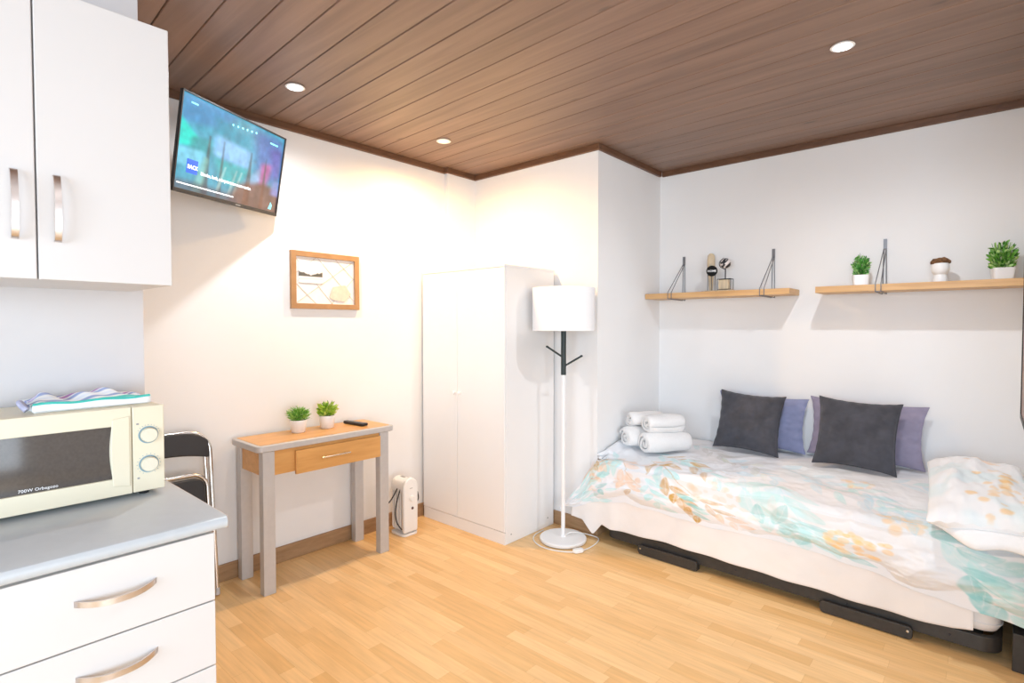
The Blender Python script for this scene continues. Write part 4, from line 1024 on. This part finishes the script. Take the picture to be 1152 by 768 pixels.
me = bpy.data.meshes.new('pillowcase'); me.from_pydata(V.tolist(), [], f.tolist()+(f[:, ::-1]+n*n).tolist()); me.update(); me.materials.append(mat_vcol('dotted_cotton', .9, bump=.12, bscale=120)); me.shade_smooth()
at = me.color_attributes.new('Col', 'FLOAT_COLOR', 'POINT'); cc = np.ones((2*n*n, 4), np.float32); cf = pilcol(X_, Y_).reshape(-1, 3); cc[:n*n, :3] = cf; cc[n*n:, :3] = np.array((.87, .89, .91)); at.data.foreach_set('color', cc.ravel())
o = bpy.data.objects.new('pillowcase', me); COL.objects.link(o); o.parent = t
# open flap of the pillowcase at the front end
def flp(q, s):
    a = q/24; e = math.sin(min(1, a*2.2)*PI/2)
    return (-.172+.345*a, -.30-.05*e-(.03+.085*e)*math.sin(min(1, s/10)*PI/2)+.006*math.sin(q*.5), -.012-.012*(1-e)+.006*math.sin(q*.5)*s/12-(.020+.040*e)*(s/12)**1.5)
P = [[flp(q, s) for s in range(13)] for q in range(25)]
fo = obj('pillowcase_flap', MB().grid(P), M['sheetwhite'], t, world=False, ang=180); md = fo.modifiers.new('thick', 'SOLIDIFY'); md.thickness = .004

# ---- rolled towels
def rolled(label, end, axis, ln, rad, seed, tilt=0):
    ax = Vector(axis).normalized(); sx = ax.cross(Vector((0, 0, 1))).normalized(); sz = sx.cross(ax)
    rr = random.Random(seed); mb = MB(); N = 110; turns = 2.3; thk = .019
    path = []
    for k in range(N+1):
        s = k/N; a = s*turns*2*PI+seed; r_ = .008+(rad-.008)*s
        path.append((r_*math.cos(a)*1.08, r_*math.sin(a)*.94, a, r_))
    LV = 15; V = []; F = []
    for l in range(LV):
        q = l/(LV-1); off = (0, .012)[l] if l < 2 else ((ln-.012, ln)[l-LV+2] if l > LV-3 else q*ln); rnd = .80+.20*min(1, math.sin(PI*min(max(q, .02), .98))*4.0) if l in (0, LV-1) else 1
        for side in (0, 1):
            for k, (px, pz, a, r_) in enumerate(path):
                s = k/N; dr_ = thk*.5*(1 if side else -1)*(min(1, (1-s)*14+.15))*rnd
                cone = .012*(1-s)*(1-2*q)
                wob = (.004*math.sin(a*2+seed*2+q*3)+.003*math.sin(a*3+q*9+seed))*s+.005*s*math.sin(q*PI)
                ef = (.84, .955)[l] if l < 2 else ((.955, .84)[l-LV+2] if l > LV-3 else 1.)
                f_ = (r_*(1-.10*max(0, (s-.93)/.07)**2)+dr_+wob)/max(r_, 1e-4)*(1-(1-ef)*s)
                p = Vector(end)+ax*(off+cone*(1 if l in (0, LV-1) else 0)+.004*math.sin(a*1.5+seed)*(1 if l == 0 else 0))+sx*px*f_+sz*pz*f_
                V.append(p)
    W_ = N+1
    for l in range(LV-1):
        for k in range(N):
            a = l*2*W_; b_ = (l+1)*2*W_
            F.append((a+k, a+k+1, b_+k+1, b_+k)); F.append((a+W_+k, b_+W_+k, b_+W_+k+1, a+W_+k+1))
    for k in range(N):
        F.append((k, W_+k, W_+k+1, k+1)); e = (LV-1)*2*W_; F.append((e+k, e+k+1, e+W_+k+1, e+W_+k))
    for l in range(LV-1):
        a = l*2*W_; b_ = (l+1)*2*W_
        for k in (0, N): F.append((a+k, b_+k, b_+W_+k, a+W_+k))
    o = obj('rolled_towel', mb.add(V, F), M['towel'], None, ang=70)
    tag(o, label, 'towel', 'rolled white towels on the duvet')
TA = (.50, .86, -.02); AX = Vector((.86, -.50, 0)); A0 = Vector((-1.846, 3.23, .632))
rolled('rolled white towel, bottom of the stack on the pillar side', A0, TA, .30, .068, 1)
rolled('rolled white towel, bottom of the stack on the cushion side', A0+AX*.158+Vector((.02, .05, -.018)), TA, .34, .072, 2)
rolled('rolled white towel, top of the stack on the pillar side', A0+AX*.012+Vector((-.0, .05, .118)), (.56, .82, -.02), .25, .054, 3)
rolled('rolled white towel, top of the stack on the cushion side', A0+AX*.145+Vector((.03, .08, .112)), TA, .28, .060, 4)

# ------------------------------------------------------------------ downlights
def downlight(label, x, y, warm, power, size=R(172), extra=0):
    t = thing('downlight', label, 'ceiling light', (x, y, HC), 'recessed ceiling spotlights')
    obj('ring', MB().lathe([(.041, -.001), (.046, -.006), (.036, -.008), (.033, -.002), (.033, .001)], 32, (x, y, HC)), M['whitemetal'], t)
    obj('bulb', MB().lathe([(0, -.0035), (.03, -.004), (.033, -.001)], 24, (x, y, HC)), M['warm_bulb'] if warm else M['cool_bulb'], t)
    l = bpy.data.lights.new('downlight_beam', 'SPOT'); l.energy = power; l.spot_size = size; l.spot_blend = .9; l.shadow_soft_size = .028
    l.color = (1, .61, .25) if warm else (.91, .955, 1)
    o = bpy.data.objects.new('downlight_beam', l); COL.objects.link(o); o.location = (x, y, HC-.035)
downlight('lit cool white ceiling spotlight above the television', -2.589, 1.316, False, 31)
downlight('lit warm yellow ceiling spotlight in front of the wardrobe', -2.631, 2.318, True, 64)
downlight('lit cool white ceiling spotlight in front of the bed', -.492, 2.653, False, 40)
downlight('ceiling spotlight above the camera beside the kitchen drawers', -.02, .66, False, 10)

# cool fill light set in the added rear window
l = bpy.data.lights.new('window_fill', 'AREA'); l.shape = 'RECTANGLE'; l.size = WX1-WX0-.1; l.size_y = WZ1-WZ0-.1; l.energy = 92; l.color = (.66, .83, 1)
o = bpy.data.objects.new('window_fill', l); COL.objects.link(o); o.location = ((WX0+WX1)/2, YO-.03, (WZ0+WZ1)/2); o.rotation_euler = (R(90), 0, 0)
l = bpy.data.lights.new('door_daylight', 'AREA'); l.shape = 'RECTANGLE'; l.size = DY1-DY0-.14; l.size_y = DZ1-.16; l.energy = 78; l.color = (.80, .90, 1)
o = bpy.data.objects.new('door_daylight', l); COL.objects.link(o); o.location = (XO+.02, (DY0+DY1)/2, DZ1/2+.01); o.rotation_euler = (R(90), 0, R(90))
w_ = bpy.data.worlds.new('daylight'); S.world = w_; w_.use_nodes = True
w_.node_tree.nodes['Background'].inputs[0].default_value = (.75, .87, 1, 1); w_.node_tree.nodes['Background'].inputs[1].default_value = 1.0

# ------------------------------------------------------------------ camera
cam = bpy.data.cameras.new('camera'); cam.sensor_width = 36; cam.lens = 610/1152*36; cam.clip_start = .02
co = bpy.data.objects.new('camera', cam); COL.objects.link(co); co.location = (0, 0, 1.38)
co.rotation_euler = (PI/2-math.atan(17/610), 0, R(41.5))
S.camera = co
S.view_settings.view_transform = 'Standard'; S.view_settings.look = 'None'; S.view_settings.gamma = 1
S.view_settings.use_curve_mapping = False
S.view_settings.exposure = .47
S.cycles.max_bounces = 10; S.cycles.diffuse_bounces = 6
